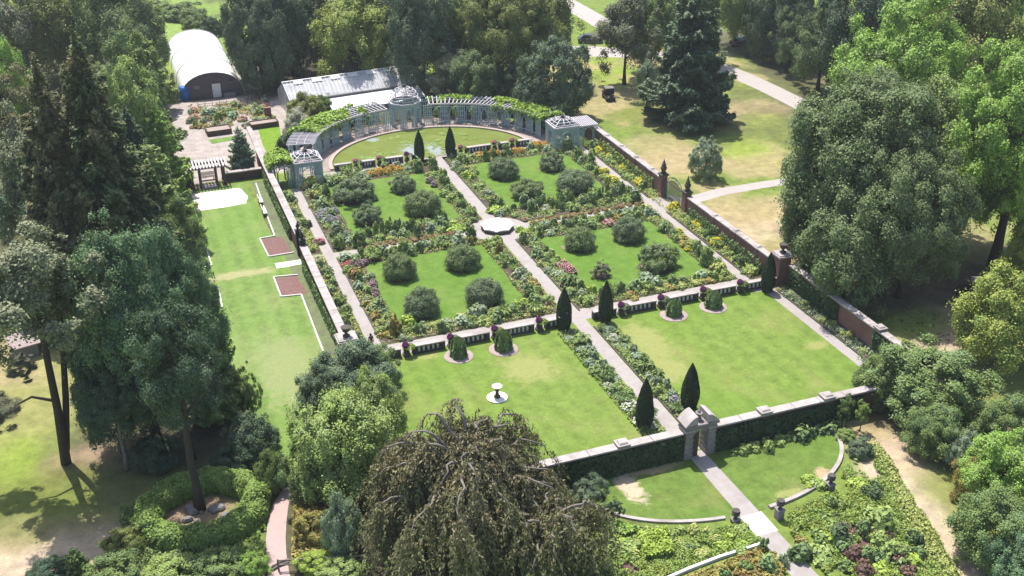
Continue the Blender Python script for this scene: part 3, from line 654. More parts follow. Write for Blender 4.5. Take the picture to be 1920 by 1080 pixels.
for s in (-1, 1):
    mb = MB()
    for i in range(13): mb.bar((0, s*(.06+i*.125), .05), (0, s*(.06+i*.125), 2.5+.5*math.cos(i/13*PI/2)), .035, .035)
    for z in (.12, 1.1, 2.3): mb.bar((0, s*.02, z), (0, s*1.62, z), .06, .06)
    mb.build('gate_leaf', M['tealiron'], e)
mb = MB(); mb.tube([(0, -1.7*math.cos(a), 2.6+.7*math.sin(a)) for a in np.linspace(0, PI, 15)], .06, 6); mb.tube([(0, -.9*math.cos(a), 2.9+.55*math.sin(a)) for a in np.linspace(0, PI, 11)], .04, 6); mb.build('overthrow', M['tealiron'], e)
# ---------------- iron gate in the left wall
e = empty('garden_gate', (-22.9, .1, 0), 'tall black wrought iron gate in the left wall', 'gate')
for s in (-1, 1):
    mb = MB(); mb.box((0, s*1.32, 1.5), (.6, .45, 3.0)); mb.box((0, s*1.32, 3.06), (.75, .6, .12)); p = mb.build('gate_post', M['iron'], e, bevel=.02)
    mb = MB(); mb.lathe((0, s*1.32, 3.12), [(.2, 0), (.1, .15), (.24, .4), (.12, .62), (.03, .9)], 10); mb.build('finial', M['iron'], p)
    mb = MB()
    for i in range(10): mb.bar((0, s*(.06+i*.11), .05), (0, s*(.06+i*.11), 2.5+.45*math.cos(i/10*PI/2)), .045, .045)
    for z in (.15, .9, 1.2, 2.3): mb.bar((0, s*.03, z), (0, s*1.1, z), .07, .07)
    mb.build('gate_leaf', M['iron'], e)
mb = MB(); mb.tube([(0, -1.2*math.cos(a), 2.75+.75*math.sin(a)) for a in np.linspace(0, PI, 13)], .07, 6)
for k in range(5): mb.tube([(0, -.8+.4*k, 2.9), (0, -.8+.4*k+.1, 3.2+.1*(2-abs(k-2))), (0, -.8+.4*k-.08, 3.5+.12*(2-abs(k-2)))], .04, 5)
mb.build('overthrow', M['iron'], e)

# ---------------- urn piers at the ends of the balustrade
def urn_pier(x, y, h, label, wd=1.5):
    e = empty('urn_pier', (x, y, 0), label, 'pier')
    mb = MB(); mb.box((0, 0, h/2), (wd, wd, h)); mb.box((0, 0, .2), (wd+.15, wd+.15, .4)); mb.build('brick_shaft', M['brick'], e)
    mb = MB(); mb.box((0, 0, h+.1), (wd+.45, wd+.45, .2)); mb.box((0, 0, h+.26), (wd+.2, wd+.2, .12)); mb.build('cap', M['coping'], e, bevel=.03)
    mb = MB(); mb.lathe((0, 0, h+.32), [(.34, 0), (.34, .12), (.14, .2), (.12, .34), (.32, .55), (.4, .85), (.46, .9), (.46, .96), (.3, .97)], 14); mb.build('urn', M['stone_dark'], e)
urn_pier(-23.0, -23.0, 2.5, 'square pier with stone cap and dark urn at the left end of the balustrade')
urn_pier(23.0, -23.2, 3.1, 'tall brick pier with stone cap and urn beside the right hand cypress', 1.35)

# ---------------- balustrades
def balus_mesh():
    mb = MB(); mb.lathe((0, 0, 0), [(.07, 0), (.07, .06), (.045, .09), (.09, .2), (.095, .27), (.05, .42), (.04, .5), (.07, .54), (.07, .6)], 8); me_ = mb.build('baluster', M['lavwhite']); m2 = me_.data; bpy.data.objects.remove(me_); return m2
BM = balus_mesh(); BM.materials[0] = M['white']
def balustrade(x0, x1, y, label, group, sc=1.0, n=None):
    e = empty('balustrade', ((x0+x1)/2, y, 0), label, 'balustrade', group); L_ = x1-x0
    mb = MB(); mb.box((0, 0, .09), (L_, .42, .18)); mb.build('plinth', M['stone_dark'], e)
    mb = MB(); mb.box((0, 0, .86), (L_, .6, .14)); mb.build('rail', M['coping'], e, bevel=.025)
    for s in (-1, 1):
        mb = MB(); mb.box((s*(L_/2-.19), 0, .485), (.38, .36, .61)); mb.build('end_block', M['stone_dark'], e)
    mb = MB(); mb.box((0, .3, .3), (L_-.1, .16, .59)); mb.build('shade_panel', M['stone_dark'], e)  # dark panel added to stand for the shade between the balusters
    n = n or max(3, int((L_-.9)/.42))
    for i in range(n):
        o = obj('baluster', BM, e, (-L_/2+.45+(L_-.9)*(i+.5)/n, 0, .18)); o.scale = (1.5, 1.5, 1.02)
LB = [(-22.0, -18.2), (-17.1, -13.9), (-12.7, -9.45), (-8.35, -4.9), (-3.75, -1.35), (1.35, 3.85), (4.95, 8.25), (9.35, 13.05), (14.15, 17.4), (18.45, 22.2)]
ordn = ['first', 'second', 'third', 'fourth', 'fifth', 'sixth', 'seventh', 'eighth', 'ninth', 'tenth']
for i, (a, b_) in enumerate(LB):
    lab = ['balustrade length nearest the left urn pier, behind the shrubs', 'balustrade length above the left of the four gravel rings', 'balustrade length between the two left gravel rings', 'balustrade length right of the second gravel ring from the left', 'short balustrade length behind the left cypress of the central steps',
           'short balustrade length behind the right cypress of the central steps', 'balustrade length left of the third gravel ring', 'balustrade length above the third gravel ring, between two purple urns', 'balustrade length right of the rightmost gravel ring', 'balustrade length behind the cypress by the tall brick pier'][i]
    balustrade(a, b_, -23.6, lab, 'lengths of balustrade above the lower lawns')
PB = [(-13.9, -11.6), (-10.4, -8.4), (-7.2, -4.6), (-3.3, -2.3), (2.3, 3.0), (4.2, 7.9), (9.1, 10.5), (11.7, 13.9)]
for i, (a, b_) in enumerate(PB):
    balustrade(a, b_, 25.35, 'pool side balustrade length, %s from the left trellis pavilion' % ordn[i], 'lengths of balustrade along the pool')
def urn_proto(flower, pal, n):
    P = sphere(n)*np.array([.36, .36, .3])*rng.uniform(.7, 1.05, (n, 1)); P[:, 2] = np.abs(P[:, 2])+.02
    return leafmesh('flowers', P, P+np.array([0, 0, .2])+rng.normal(size=P.shape)*.2, .13*rng.uniform(.7, 1.2, n), [M[flower]])
FU = {k: urn_proto(k, None, 260) for k in ('fl_purple', 'fl_pink')}
P = sphere(320)*np.array([.62, .5, .34])*rng.uniform(.75, 1.05, (320, 1)); P[:, 2] = np.abs(P[:, 2])*.8
FOL = leafmesh('trailing_leaves', P, P+rng.normal(size=P.shape)*.2, .14*rng.uniform(.7, 1.3, 320), [M['lf_silver']])
def flower_urn(x, y, flower, fol, label, group, ped=.55):
    e = empty('flower_urn', (x, y, 0), label, 'urn', group)
    mb = MB(); mb.box((0, 0, .12), (.66, .66, .24)); mb.box((0, 0, ped/2+.1), (.5, .5, ped-.2+.1)); mb.build('pedestal', M['stone_dark'], e, bevel=.02)
    mb = MB(); mb.lathe((0, 0, ped+.05), [(.2, 0), (.12, .1), (.26, .25), (.38, .45), (.42, .5), (.42, .54), (.3, .545)], 14); mb.build('bowl', M['stone_dark'], e, smooth=True)
    o = obj('flowers', FU[flower], e, (-.08, -.05, ped+.62)); o.scale = (.92, .92, 1.0)
    o = obj('trailing_leaves', FOL, e, (.22, -.12, ped+.36)); setmat(o, 0, M[fol])
ux = [-17.65, -13.3, -8.9, -4.35, 4.4, 8.8, 13.6, 17.9]
ul = ['purple flowered urn nearest the left urn pier, with a yellow plant in it', 'purple flowered urn behind the left gravel ring', 'purple flowered urn behind the second gravel ring from the left', 'purple flowered urn left of the central cypress pair', 'purple flowered urn right of the central cypress pair', 'purple flowered urn behind the third gravel ring, with silvery leaves', 'purple flowered urn behind the rightmost gravel ring', 'round headed purple urn at the foot of the right hand path']
uf = ['lf_lime', 'lf_silver', 'lf_bed3', 'lf_lime', 'lf_silver', 'lf_silver', 'lf_bed1', 'lf_bed1']
for i, x in enumerate(ux): flower_urn(x, -23.75, 'fl_purple', uf[i], ul[i], 'purple flowered urns on the lower balustrade')
for i, x in enumerate((-11.0, -7.8, -4.0, 3.6, 8.5, 11.1)):
    flower_urn(x, 25.3, 'fl_pink' if i != 2 else 'fl_purple', 'lf_bed1' if i % 2 else 'lf_silver', 'urn with pink flowers on the pool balustrade, %s from the left' % ordn[i], 'flowered urns along the pool', .5)

# ---------------- sundial, rings with weeping shrubs
e = empty('birdbath', (-12.2, -33.5, 0), 'white bird bath on a round white base in the left lower lawn', 'bird bath')
mb = MB(); mb.lathe((0, 0, 0), [(.92, 0), (.92, .1), (.9, .12)], 32); mb.build('round_base', M['white'], e)
mb = MB(); mb.lathe((0, 0, .12), [(.3, 0), (.3, .1), (.18, .18), (.14, .5), (.2, .85), (.24, .95)], 16); mb.build('column', M['stone_dark'], e)
mb = MB(); mb.lathe((0, 0, 1.05), [(.2, 0), (.42, .1), (.46, .2), (.42, .21), (.3, .16)], 20); mb.build('bowl', M['white'], e)
n = 2600; t = rng.random(n); a = rng.random(n)*2*PI; hh = 1.75*(1-t**1.9*.98); rr = .05+.82*np.clip(t, 0, 1)**.42*(1-.12*t)*(1+.12*np.sin(a*7))*(rng.uniform(.8, 1.05, n))
Pw = np.stack([rr*np.cos(a), rr*np.sin(a), hh], 1); WS = leafmesh('foliage', Pw, np.stack([np.cos(a), np.sin(a), .35+0*a], 1)+rng.normal(size=(n, 3))*.35, .12*rng.uniform(.7, 1.3, n), M['lf_bed2'], T=np.stack([np.cos(a)*.25, np.sin(a)*.25, -1+0*a], 1)+rng.normal(size=(n, 3))*.2, elong=2.6)
rl = ['left of the bird bath, farthest left of the four', 'beyond the bird bath', 'right of the central path, nearer the cypresses', 'farthest right, near the tall brick pier']
for i, (px, py) in enumerate(((860, 668), (944, 655), (1263, 591), (1337, 576))):
    x, y = at(px, py); mb = MB(); mb.lathe((0, 0, 0), [(1.38, 0), (1.38, .05), (1.2, .09), (.6, .1)], 28); o = mb.build('gravel_ring', M['gravelring'], None, (x, y, 0)); tag(o, 'round pale gravel bed, ' + rl[i], 'gravel bed', 'gravel rings in the lower lawns')
    e = empty('weeping_shrub', (x, y, .02), 'dark weeping shrub in gravel ring, ' + rl[i], 'shrub', 'weeping shrubs in the gravel rings')
    c = obj('foliage', WS, e, (0, 0, .05)); c.scale = (1.0+.12*(i % 2), 1.05, [1.0, 1.02, .84, .86][i]); c.rotation_euler.z = i
    mb = MB(); mb.tube([(0, 0, 0), (.03, 0, .8), (0, 0, 1.6)], [.06, .05, .02], 6); mb.build('stem', M['bark'], e)

# ---------------- trellis pergola round the pool
PH = 3.1
def ell(a, A, B): return (A*math.sin(a), PY+B*math.cos(a))
AF, BF, AB_, BB = 16.3, 13.7, 19.4, 16.8
def wing(s, label):
    e = empty('curved_pergola', (0, PY, 0), label, 'pergola'); off = Vector((0, PY, 0))
    a0, a1 = R_(10.5), R_(80); nb = 8
    def F(a, k=0, z=0): x, y = ell(s*a, AF+k, BF+k); return Vector((x, y-PY, z))
    def Bk(a, k=0, z=0): x, y = ell(s*a, AB_+k, BB+k); return Vector((x, y-PY, z))
    aa = np.linspace(a0, a1, 33)
    for fn, nm in ((F, 'front_beam'), (Bk, 'back_beam')):
        mb = MB()
        for i in range(32): mb.bar(fn(aa[i], 0, PH-.1), fn(aa[i+1], 0, PH-.1), .16, .22)
        mb.build(nm, M['lavwhite' if nm == 'front_beam' else 'teal'], e)
    mb = MB()
    for i in range(32):
        mb.bar(F(aa[i], 0, .45), F(aa[i+1], 0, .45), .08, .1); mb.bar(F(aa[i], 0, PH-.5), F(aa[i+1], 0, PH-.5), .06, .08)
    mb.build('trellis_rail', M['teal'], e)
    for i in range(nb+1):
        a = a0+(a1-a0)*i/nb; da = R_(1.15)
        for fn in (F, Bk):
            mb = MB()
            for j in range(-2, 3):
                p = fn(a+j*da*.85); mb.bar(p, p+Vector((0, 0, PH-.2)), .11, .11)
            for z in (.5, 1.2, 1.9, 2.55):
                mb.bar(fn(a-1.9*da, 0, z), fn(a+1.9*da, 0, z), .05, .06)
            mb.build('trellis_panel', M['teal'], e)
        if i < nb:
            am = a+(a1-a0)/nb/2; wd = (a1-a0)/nb/2-2.4*da; mb = MB()
            pts = []
            for k in range(15):
                t = PI*k/14; pts.append(F(am-wd*math.cos(t), 0, 1.35+1.05*math.sin(t)))
            mb.tube([F(am-wd, 0, .0)]+pts+[F(am+wd, 0, 0)], .065, 6); mb.build('arch', M['teal'], e)
    nr = 34
    for i in range(nr):
        a = a0+(a1-a0)*(i+.5)/nr; mb = MB(); mb.bar(F(a, -.35, PH+.08), Bk(a, .35, PH+.08), .12, .14); mb.build('rafter', M['lavwhite'], e)
    for fr in (.34, .67):
        mb = MB()
        for i in range(32): mb.bar(F(aa[i], 3.1*fr, PH+.2), F(aa[i+1], 3.1*fr, PH+.2), .05, .05)
        mb.build('roof_lath', M['lavwhite'], e)
wing(-1, 'left wing of the curved blue-grey trellis pergola behind the pool')
wing(1, 'right wing of the curved blue-grey trellis pergola behind the pool')
def pavilion(x, y, rz, wd, h, label, sides, dome_h, ribs, rings, apex=True):
    e = empty('trellis_pavilion', (x, y, 0), label, 'pavilion', None, rz)
    cn = [(wd/2/math.cos(PI/sides)*math.cos(2*PI*(i+.5)/sides), wd/2/math.cos(PI/sides)*math.sin(2*PI*(i+.5)/sides)) for i in range(sides)]
    for i in range(sides):
        a = Vector((*cn[i], 0)); b_ = Vector((*cn[(i+1) % sides], 0)); d = b_-a; Ln = d.length; u = d/Ln
        mb = MB(); ow = .28 if sides == 4 else .2; pw = (Ln*(1-2*.27))/2
        nsl = 5 if sides == 4 else 3
        for sd in (0, 1):
            for j in range(nsl):
                f = (.02+.25*j/(nsl-1)) if sd == 0 else (1-.02-.25*j/(nsl-1)); p = a+d*f; mb.bar(p, p+Vector((0, 0, h-.12)), .12, .12)
            for z in (.4, 1.0, 1.7, h-.45): 
                p = a+d*(.01 if sd == 0 else .73); mb.bar(p+Vector((0, 0, z)), p+d*.26+Vector((0, 0, z)), .05, .06)
        mb.bar(a+Vector((0, 0, h-.3)), b_+Vector((0, 0, h-.3)), .06, .5)
        mb.build('trellis_panel', M['teal'], e)
        mb = MB(); r = Ln*.23; m0 = a+d*.5; zc = h-.75-r*.9
        mb.tube([m0-u*r]+[m0-u*r*math.cos(t)+Vector((0, 0, zc+r*math.sin(t))) for t in np.linspace(0, PI, 13)]+[m0+u*r], .07, 6); mb.build('arch', M['teal'], e)
    mb = MB()
    for i in range(sides): mb.bar(Vector((*cn[i], h)), Vector((*cn[(i+1) % sides], h)), .3, .2)
    mb.build('cornice', M['lavwhite'], e)
    def prof(t):   # ogee dome
        return (wd/2*1.0)*(math.cos(t*PI/2)**.85)*(1-.0*t), h+.1+dome_h*math.sin(t*PI/2)**1.05
    for k in range(ribs):
        a = 2*PI*(k+.5)/ribs; sc = 1.0
        if sides == 4: sc = 1/max(abs(math.cos(a)), abs(math.sin(a)))
        mb = MB(); pts = []
        for i in range(9):
            t = i/8*.97; r, z = prof(t); q_ = (sc*(1-t)+t); pts.append((r*q_*math.cos(a), r*q_*math.sin(a), z))
        for i in range(8): mb.bar(pts[i], pts[i+1], .09, .09)
        mb.build('dome_rib', M['lavwhite'], e)
    for k in range(rings):
        t = (k+.6)/(rings+.4)*.93; r, z = prof(t); mb = MB(); n = 24; pts = []
        for i in range(n+1):
            a = 2*PI*i/n; sc = 1.0
            if sides == 4: sc = (1/max(abs(math.cos(a)), abs(math.sin(a))))*(1-t)+t
            pts.append((r*sc*math.cos(a), r*sc*math.sin(a), z))
        for i in range(n): mb.bar(pts[i], pts[i+1], .1, .07)
        mb.build('dome_ring', M['lavwhite'], e)
    mb = MB(); mb.lathe((0, 0, h+.05+dome_h), [(.3, 0), (.42, .12), (.2, .22), (.28, .4), (.1, .55), (.03, .8)], 12); mb.build('finial', M['stone_dark'], e)
    return e
pavilion(0, PY+BF+1.3, 0, 4.3, 3.5, 'octagonal domed trellis pavilion at the middle of the curved pergola', 8, 2.0, 8, 5)
pavilion(-17.9, 23.2, 0, 3.5, 3.15, 'square trellis pavilion at the left end of the curved pergola', 4, .75, 12, 3)
pavilion(17.9, 23.6, 0, 3.5, 3.15, 'square trellis pavilion at the right end of the curved pergola', 4, .75, 12, 3)
def arm(x0, x1, y0, y1, label, h=2.95):
    e = empty('trellis_pergola', ((x0+x1)/2, (y0+y1)/2, 0), label, 'pergola'); L_ = x1-x0; W_ = y1-y0
    for sy in (-1, 1):
        mb = MB(); mb.bar((-L_/2, sy*W_/2, h-.08), (L_/2, sy*W_/2, h-.08), .14, .2); mb.build('beam', M['lavwhite'], e)
        for cx in (-L_/2+.35, L_/2-.35):
            mb = MB()
            for j in range(4): mb.bar((cx-.3+j*.2, sy*W_/2, 0), (cx-.3+j*.2, sy*W_/2, h-.18), .08, .08)
            for z in (.5, 1.3, 2.2): mb.bar((cx-.35, sy*W_/2, z), (cx+.35, sy*W_/2, z), .05, .06)
            mb.build('trellis_panel', M['teal'], e)
        mb = MB(); r = L_/2-.75
        mb.tube([(-r, sy*W_/2, 0)]+[(-r*math.cos(t), sy*W_/2, 1.9+.75*math.sin(t)) for t in np.linspace(0, PI, 13)]+[(r, sy*W_/2, 0)], .065, 6); mb.build('arch', M['teal'], e)
    n = 9
    for i in range(n):
        mb = MB(); x = -L_/2+(i+.5)*L_/n; mb.bar((x, -W_/2-.3, h+.09), (x, W_/2+.3, h+.09), .15, .14); mb.build('rafter', M['lavwhite'], e)
arm(-22.5, -19.75, 21.9, 25.0, 'short trellis pergola between the left pavilion and the left wall')
arm(19.75, 22.6, 22.1, 25.6, 'short trellis pergola between the right pavilion and the right wall')
def vine(name, parts, n, label, pal='lf_vine', size=.3):
    """leafy climber lying over pergola roofs: points along an arc"""
    Ps = []
    for s, a0, a1, k0, k1, z0, z1, fr in parts:
        m_ = int(n*fr); a = rng.uniform(R_(a0), R_(a1), m_); k = rng.uniform(k0, k1, m_)
        hump = np.sin((k-k0)/(k1-k0)*PI)**.6; ln = smoothnoise(a*25+9, k, 1.6, 8)
        z = z0+(z1-z0)*hump*(.35+.9*ln)*rng.uniform(.4, 1, m_)**.4-rng.random(m_)**4*.9
        Ps.append(np.stack([s*(AF+k)*np.sin(a), PY+(BF+k)*np.cos(a), z], 1))
    P = np.concatenate(Ps); P = P[smoothnoise(P[:, 0]+60, P[:, 1]+60, 1.8, 31) > .42]; o = obj(name, leafmesh(name, P, np.tile([0, -.15, 1.0], (len(P), 1))+rng.normal(size=P.shape)*.5, size*rng.uniform(.6, 1.3, len(P)), M[pal])); return tag(o, label, 'climbing plant')
vine('climbing_vine', [(-1, 22, 62, -.2, 4.6, PH-.1, PH+.95, 1)], 5200, 'bright green vine smothering the left wing of the curved pergola')
vine('climbing_vine', [(1, 12, 32, 1.4, 3.7, PH, PH+.6, .3), (1, 44, 84, -.4, 3.7, PH-.1, PH+.8, .7)], 5200, 'bright green vine covering the right wing of the curved pergola')
n = 2600; P = np.stack([rng.uniform(-22.9, -19.6, n), rng.uniform(21.6, 25.6, n), 0*rng.random(n)], 1); P[:, 2] = 3.0+1.1*np.sin((P[:, 0]+22.9)/3.3*PI)**.5*rng.uniform(.2, 1, n)*(.5+smoothnoise(P[:, 0], P[:, 1], 1.5, 4))-rng.random(n)**4*.6
tag(obj('climbing_vine', leafmesh('climbing_vine', P, np.tile([0, -.2, 1.], (n, 1))+rng.normal(size=P.shape)*.5, .28*rng.uniform(.6, 1.3, n), M['lf_vine'])), 'green vine heaped over the short left trellis pergola', 'climbing plant')
for i, (a, s) in enumerate(((16, 1), (25, 1), (34, 1), (20, -1), (44, 1))):
    x, y = ell(R_(a)*s, AF+.6, BF+.6); n = 260; P = sphere(n)*np.array([.6, .4, .9])*rng.uniform(.6, 1, (n, 1))+np.array([0, 0, 1.7])
    o = obj('hanging_basket', leafmesh('hanging_basket', P, P-np.array([0, 0, 1.7])+rng.normal(size=P.shape)*.3, .22, M['lf_lime' if i < 3 else 'lf_bed1']), None, (x, y, 0)); tag(o, 'leafy climber inside the pergola arches, %s' % ['second bay right of the dome', 'third bay right of the dome', 'fourth bay right of the dome', 'second bay left of the dome', 'fifth bay right of the dome'][i], 'climbing plant', 'climbers inside the pergola arches')
    o.name = 'pergola_climber'

for s, nm in ((-1, 'left'), (1, 'right')):
    n = 12000; a_ = rng.uniform(R_(9), R_(82 if s > 0 else 66), n); ph = rng.random(n)*PI; kk = 5.2+.8*np.cos(ph)*rng.uniform(.8, 1.1, n); zz = .03+2.5*np.sin(ph)*rng.uniform(.3, 1.05, n)
    P = np.stack([s*(AF+kk)*np.sin(a_), PY+(BF+kk)*np.cos(a_), zz], 1); tag(obj('tall_hedge', leafmesh('tall_hedge', P, np.stack([s*np.sin(a_)*np.cos(ph), np.cos(a_)*np.cos(ph), np.sin(ph)+.3], 1)+rng.normal(size=(n, 3))*.5, .26*rng.uniform(.6, 1.3, n), M['lf_dark'])), 'dark hedge standing behind the %s wing of the curved pergola' % nm, 'hedge')
# ---------------- low curved wall, bottom walls, lower urns
def curvewall(name, pts, th, h, label, m_='coping'):
    mb = MB(); mb.ribbon(pts, th, 0, h); return tag(mb.build(name, M[m_], None), label, 'wall')
cw = lambda a0, a1: [(.6+11.6*math.cos(a), -46.9-8.0*abs(math.sin(a))**.85) for a in np.linspace(a0, a1, 24)]
curvewall('low_wall', cw(.16, PI/2-.10), .32, .2, 'low curved stone wall round the right half of the half-round lawn')
curvewall('low_wall', cw(PI/2+.22, PI-.35), .3, .16, 'low curved stone wall round the left half of the half-round lawn')
curvewall('stone_edging', [at(1240, 1092), at(1290, 1070), at(1350, 1047), at(1432, 1021)], .22, .24, 'straight white stone edging wall beside the yellow-green planting at the bottom', 'white')
def small_urn(x, y, h, label, cls=1.0):
    e = empty('stone_urn', (x, y, 0), label, 'urn', 'dark stone urns on the curved wall'); e.scale = (.86, .86, .9)
    mb = MB(); mb.box((0, 0, h/2), (.62, .62, h)); mb.box((0, 0, h+.04), (.74, .74, .08)); mb.build('pedestal', M['stone'], e, bevel=.02)
    mb = MB(); mb.lathe((0, 0, h+.08), [(.2, 0), (.1, .1), (.16, .22), (.34, .42), (.38, .66), (.27, .74), (.33, .82), (.33, .86), (.2, .86)], 14); mb.build('urn', M['stone_dark'], e, smooth=False)
small_urn(*at(1460, 972), .95, 'tall dark stone urn right of the central path on the curved wall')
small_urn(*at(1378, 980), .35, 'dark stone urn left of the central path on the curved wall')
small_urn(*at(1556, 916), .5, 'dark stone urn beside the right bend of the curved wall')

# ---------------- left garden edging, benches, timber pergola
def edging(name, px, label, th=.15, h=.12):
    mb = MB(); 
    P_ = [Vector(at(*p)) for p in px]
    for i in range(len(P_)-1):
        a, b_ = P_[i], P_[i+1]; d = (b_-a).normalized()*(.0 if i == 0 else -th*.5); mb.bar((a.x, a.y, h/2), (b_.x, b_.y, h/2+.002*i), th, h)
    return tag(mb.build(name, M['slab'], None), label, 'edging', 'white stone edgings of the long lawn')
edging('stone_edging', [(480, 345), (497, 395), (515, 443), (487, 448), (504, 482), (552, 474)], 'white stone edging round the far mulch bay of the long lawn')
edging('stone_edging', [(558, 516), (513, 520), (527, 557), (565, 553), (585, 605), (606, 660)], 'white stone edging round the near mulch bay of the long lawn')
edging('stone_edging', [(386, 464), (397, 498), (384, 502)], 'white stone edging under the trees left of the long lawn, the farther one')
edging('stone_edging', [(398, 538), (409, 539), (417, 577)], 'white stone edging under the trees left of the long lawn, the nearer one')
def bench(x, y, rz, label, L_=1.9):
    e = empty('stone_bench', (x, y, 0), label, 'bench', 'white benches beside the long lawn', rz)
    mb = MB(); mb.box((0, 0, .47), (L_, .55, .1)); mb.build('seat', M['white'], e, bevel=.02)
    for s in (-1, 1): mb = MB(); mb.box((s*(L_/2-.28), 0, .21), (.2, .45, .42)); mb.build('leg', M['stone'], e)
    mb = MB(); mb.box((0, .24, .78), (L_, .08, .52)); mb.build('backrest', M['white'], e, bevel=.02)
bench(*at(496, 402), R_(90), 'white stone bench by the long lawn, the nearer of two', 1.8)
bench(*at(489, 382), R_(90), 'white stone bench by the long lawn, the farther of two', 1.5)
e = empty('timber_pergola', (-30.0, 26.6, 0), 'brown timber pergola with white rafters at the end of the long lawn', 'pergola')
for x in (-2.0, -1.0, 1.0, 2.0):
    for y in ((-.6, 1.2) if abs(x) > 1.5 else (-.6,)):
        mb = MB(); mb.box((x, y, 1.2), (.34, .34, 2.4)); mb.box((x, y, .1), (.44, .44, .2)); mb.build('post', M['timber'], e)
for y in (-.6, 1.2): mb = MB(); mb.bar((-2.5, y, 2.5), (2.5, y, 2.5), .26, .26); mb.build('beam', M['timber'], e)
for i in range(13): mb = MB(); x = -2.4+4.8*i/12; mb.bar((x, -1.3, 2.7), (x, 1.9, 2.7), .17, .18); mb.build('rafter', M['lavwhite'], e)
mb = MB()
for i in range(3): mb.box((0, -.9-i*.35, .27-.09*i-.06), (1.9, .36, .18))
tag(mb.build('garden_steps', M['stone'], None, (-30.0, 26.6, 0)), 'pale stone steps in front of the timber pergola', 'steps')
e = empty('garden_bench', (-30.0, 28.3, 0), 'slatted bench under the timber pergola', 'bench')
mb = MB(); mb.box((0, 0, .45), (1.9, .5, .06)); mb.build('seat', M['greytimber'], e); mb = MB()
for k in range(4): mb.bar((-.95, .25, .6+k*.13), (.95, .27, .6+k*.13), .03, .08)
mb.build('backrest', M['greytimber'], e)
for s in (-1, 1): mb = MB(); mb.box((s*.85, 0, .22), (.08, .45, .44)); mb.build('leg', M['greytimber'], e)

# ---------------- white tunnel house and glasshouse
e = empty('tunnel_house', (-25.0, 64, 0), 'white film covered tunnel greenhouse with dark arched end', 'greenhouse')
TW, TL, TH = 4.8, 29.0, 4.0
def tp(t, k=1): a = PI*t; return (-TW*k*math.cos(a), TH*k*math.sin(a)**.8)
vs, fs, n, seg = [], [], 24, 15
for j in range(seg+1):
    for i in range(n+1):
        x, z = tp(i/n); vs.append((x, TL*j/seg, z*(1.0-.012*(j % 2))))
for j in range(seg):
    for i in range(n): a = j*(n+1)+i; fs.append((a, a+n+1, a+n+2, a+1))
mb = MB(); mb.add(vs, fs); mb.build('film_cover', M['film'], e, smooth=True)
for j in (0, 5, 10, 15):
    mb = MB(); mb.tube([(tp(i/16, 1.012)[0], TL*j/15+(-.02 if j == 0 else 0), tp(i/16, 1.012)[1]) for i in range(17)], .06, 6); mb.build('hoop', M['white'], e)
poly = [tp(i/20, .985) for i in range(21)]; mb = MB(); mb.add([(x, .05, z) for x, z in poly]+[(x, .17, z) for x, z in poly], [tuple(range(20, -1, -1)), tuple(range(21, 42))]+[(i, (i+1) % 21, 21+(i+1) % 21, 21+i) for i in range(21)]); mb.build('end_wall', mat('tunnel_end', (.115, .095, .105), .8, .3, 2), e)
mb = MB(); mb.box((.6, -.02, 1.1), (1.3, .08, 2.2)); d = mb.build('door', M['white'], e)
mb = MB(); mb.box((.1, -.1, 1.05), (.06, .07, .2)); mb.build('handle', M['dark'], d)
mb = MB(); mb.box((-2.4, -.02, 1.9), (.9, .07, .5)); mb.build('vent', M['grey'], e)
mb = MB(); mb.lathe((2.9, -.1, 2.2), [(.42, 0), (.42, .1)], 14); mb.build('fan', M['grey'], e)
mb = MB(); mb.box((2.9, -.2, .35), (1.8, .3, .7)); tag(mb.build('stacked_trays', M['grey'], None, (-25.4, 63.6, 0)), 'grey stack of trays outside the tunnel greenhouse', 'trays')
mb = MB(); mb.lathe((0, 0, 0), [(.72, 0), (.8, .1), (.8, .7), (.84, .75), (.8, .8), (.8, 1.5), (.84, 1.55), (.8, 1.6), (.76, 2.1), (.5, 2.15), (.2, 2.17)], 20); tag(mb.build('water_butt', M['blue'], None, (*at(348, 187), 0), smooth=True), 'tall blue plastic water butt at the corner of the tunnel greenhouse', 'barrel')
mb = MB(); mb.box((0, 0, .3), (1.5, .8, .56), 0, 0, 1.06); mb.box((0, 0, .6), (1.7, .95, .07)); tag(mb.build('plastic_crate', M['blue'], None, (*at(389, 181), 0), bevel=.03), 'low blue plastic tub by the door of the tunnel greenhouse', 'tub')
G0 = at(529, 155, 4.4); G1 = at(766, 122, 4.4); gd = Vector((G1[0]-G0[0], G1[1]-G0[1], 0)); GL = gd.length; grz = math.atan2(gd.y, gd.x)
e = empty('glasshouse', ((G0[0]+G1[0])/2, (G0[1]+G1[1])/2, 0), 'long whitewashed glasshouse with two stepped glass roofs behind the pergola', 'greenhouse', None, grz)
def slab4(p, th=.08):
    up = Vector((0, 0, th)); return [Vector(x) for x in p]+[Vector(x)+up for x in p]
BX = [(3, 2, 1, 0), (4, 5, 6, 7), (0, 1, 5, 4), (1, 2, 6, 5), (2, 3, 7, 6), (3, 0, 4, 7)]
h2 = GL/2
mb = MB(); mb.add(slab4([(-h2, -3.4, 2.35), (h2, -3.4, 2.35), (h2, 0, 4.3), (-h2, 0, 4.3)]), BX); rf = mb.build('roof', M['glass'], e)
mb = MB(); mb.add(slab4([(-h2, 0, 4.3), (h2, 0, 4.3), (h2, 3.4, 2.35), (-h2, 3.4, 2.35)]), BX); mb.build('roof', M['glass'], e)
mb = MB(); mb.box((0, 0, 4.42), (GL+.2, .3, .16)); mb.build('ridge', M['white'], e)
mb = MB(); mb.box((0, -3.5, 2.3), (GL+.1, .22, .2)); mb.build('gutter', M['grey'], e)
mb = MB()
nb = 34
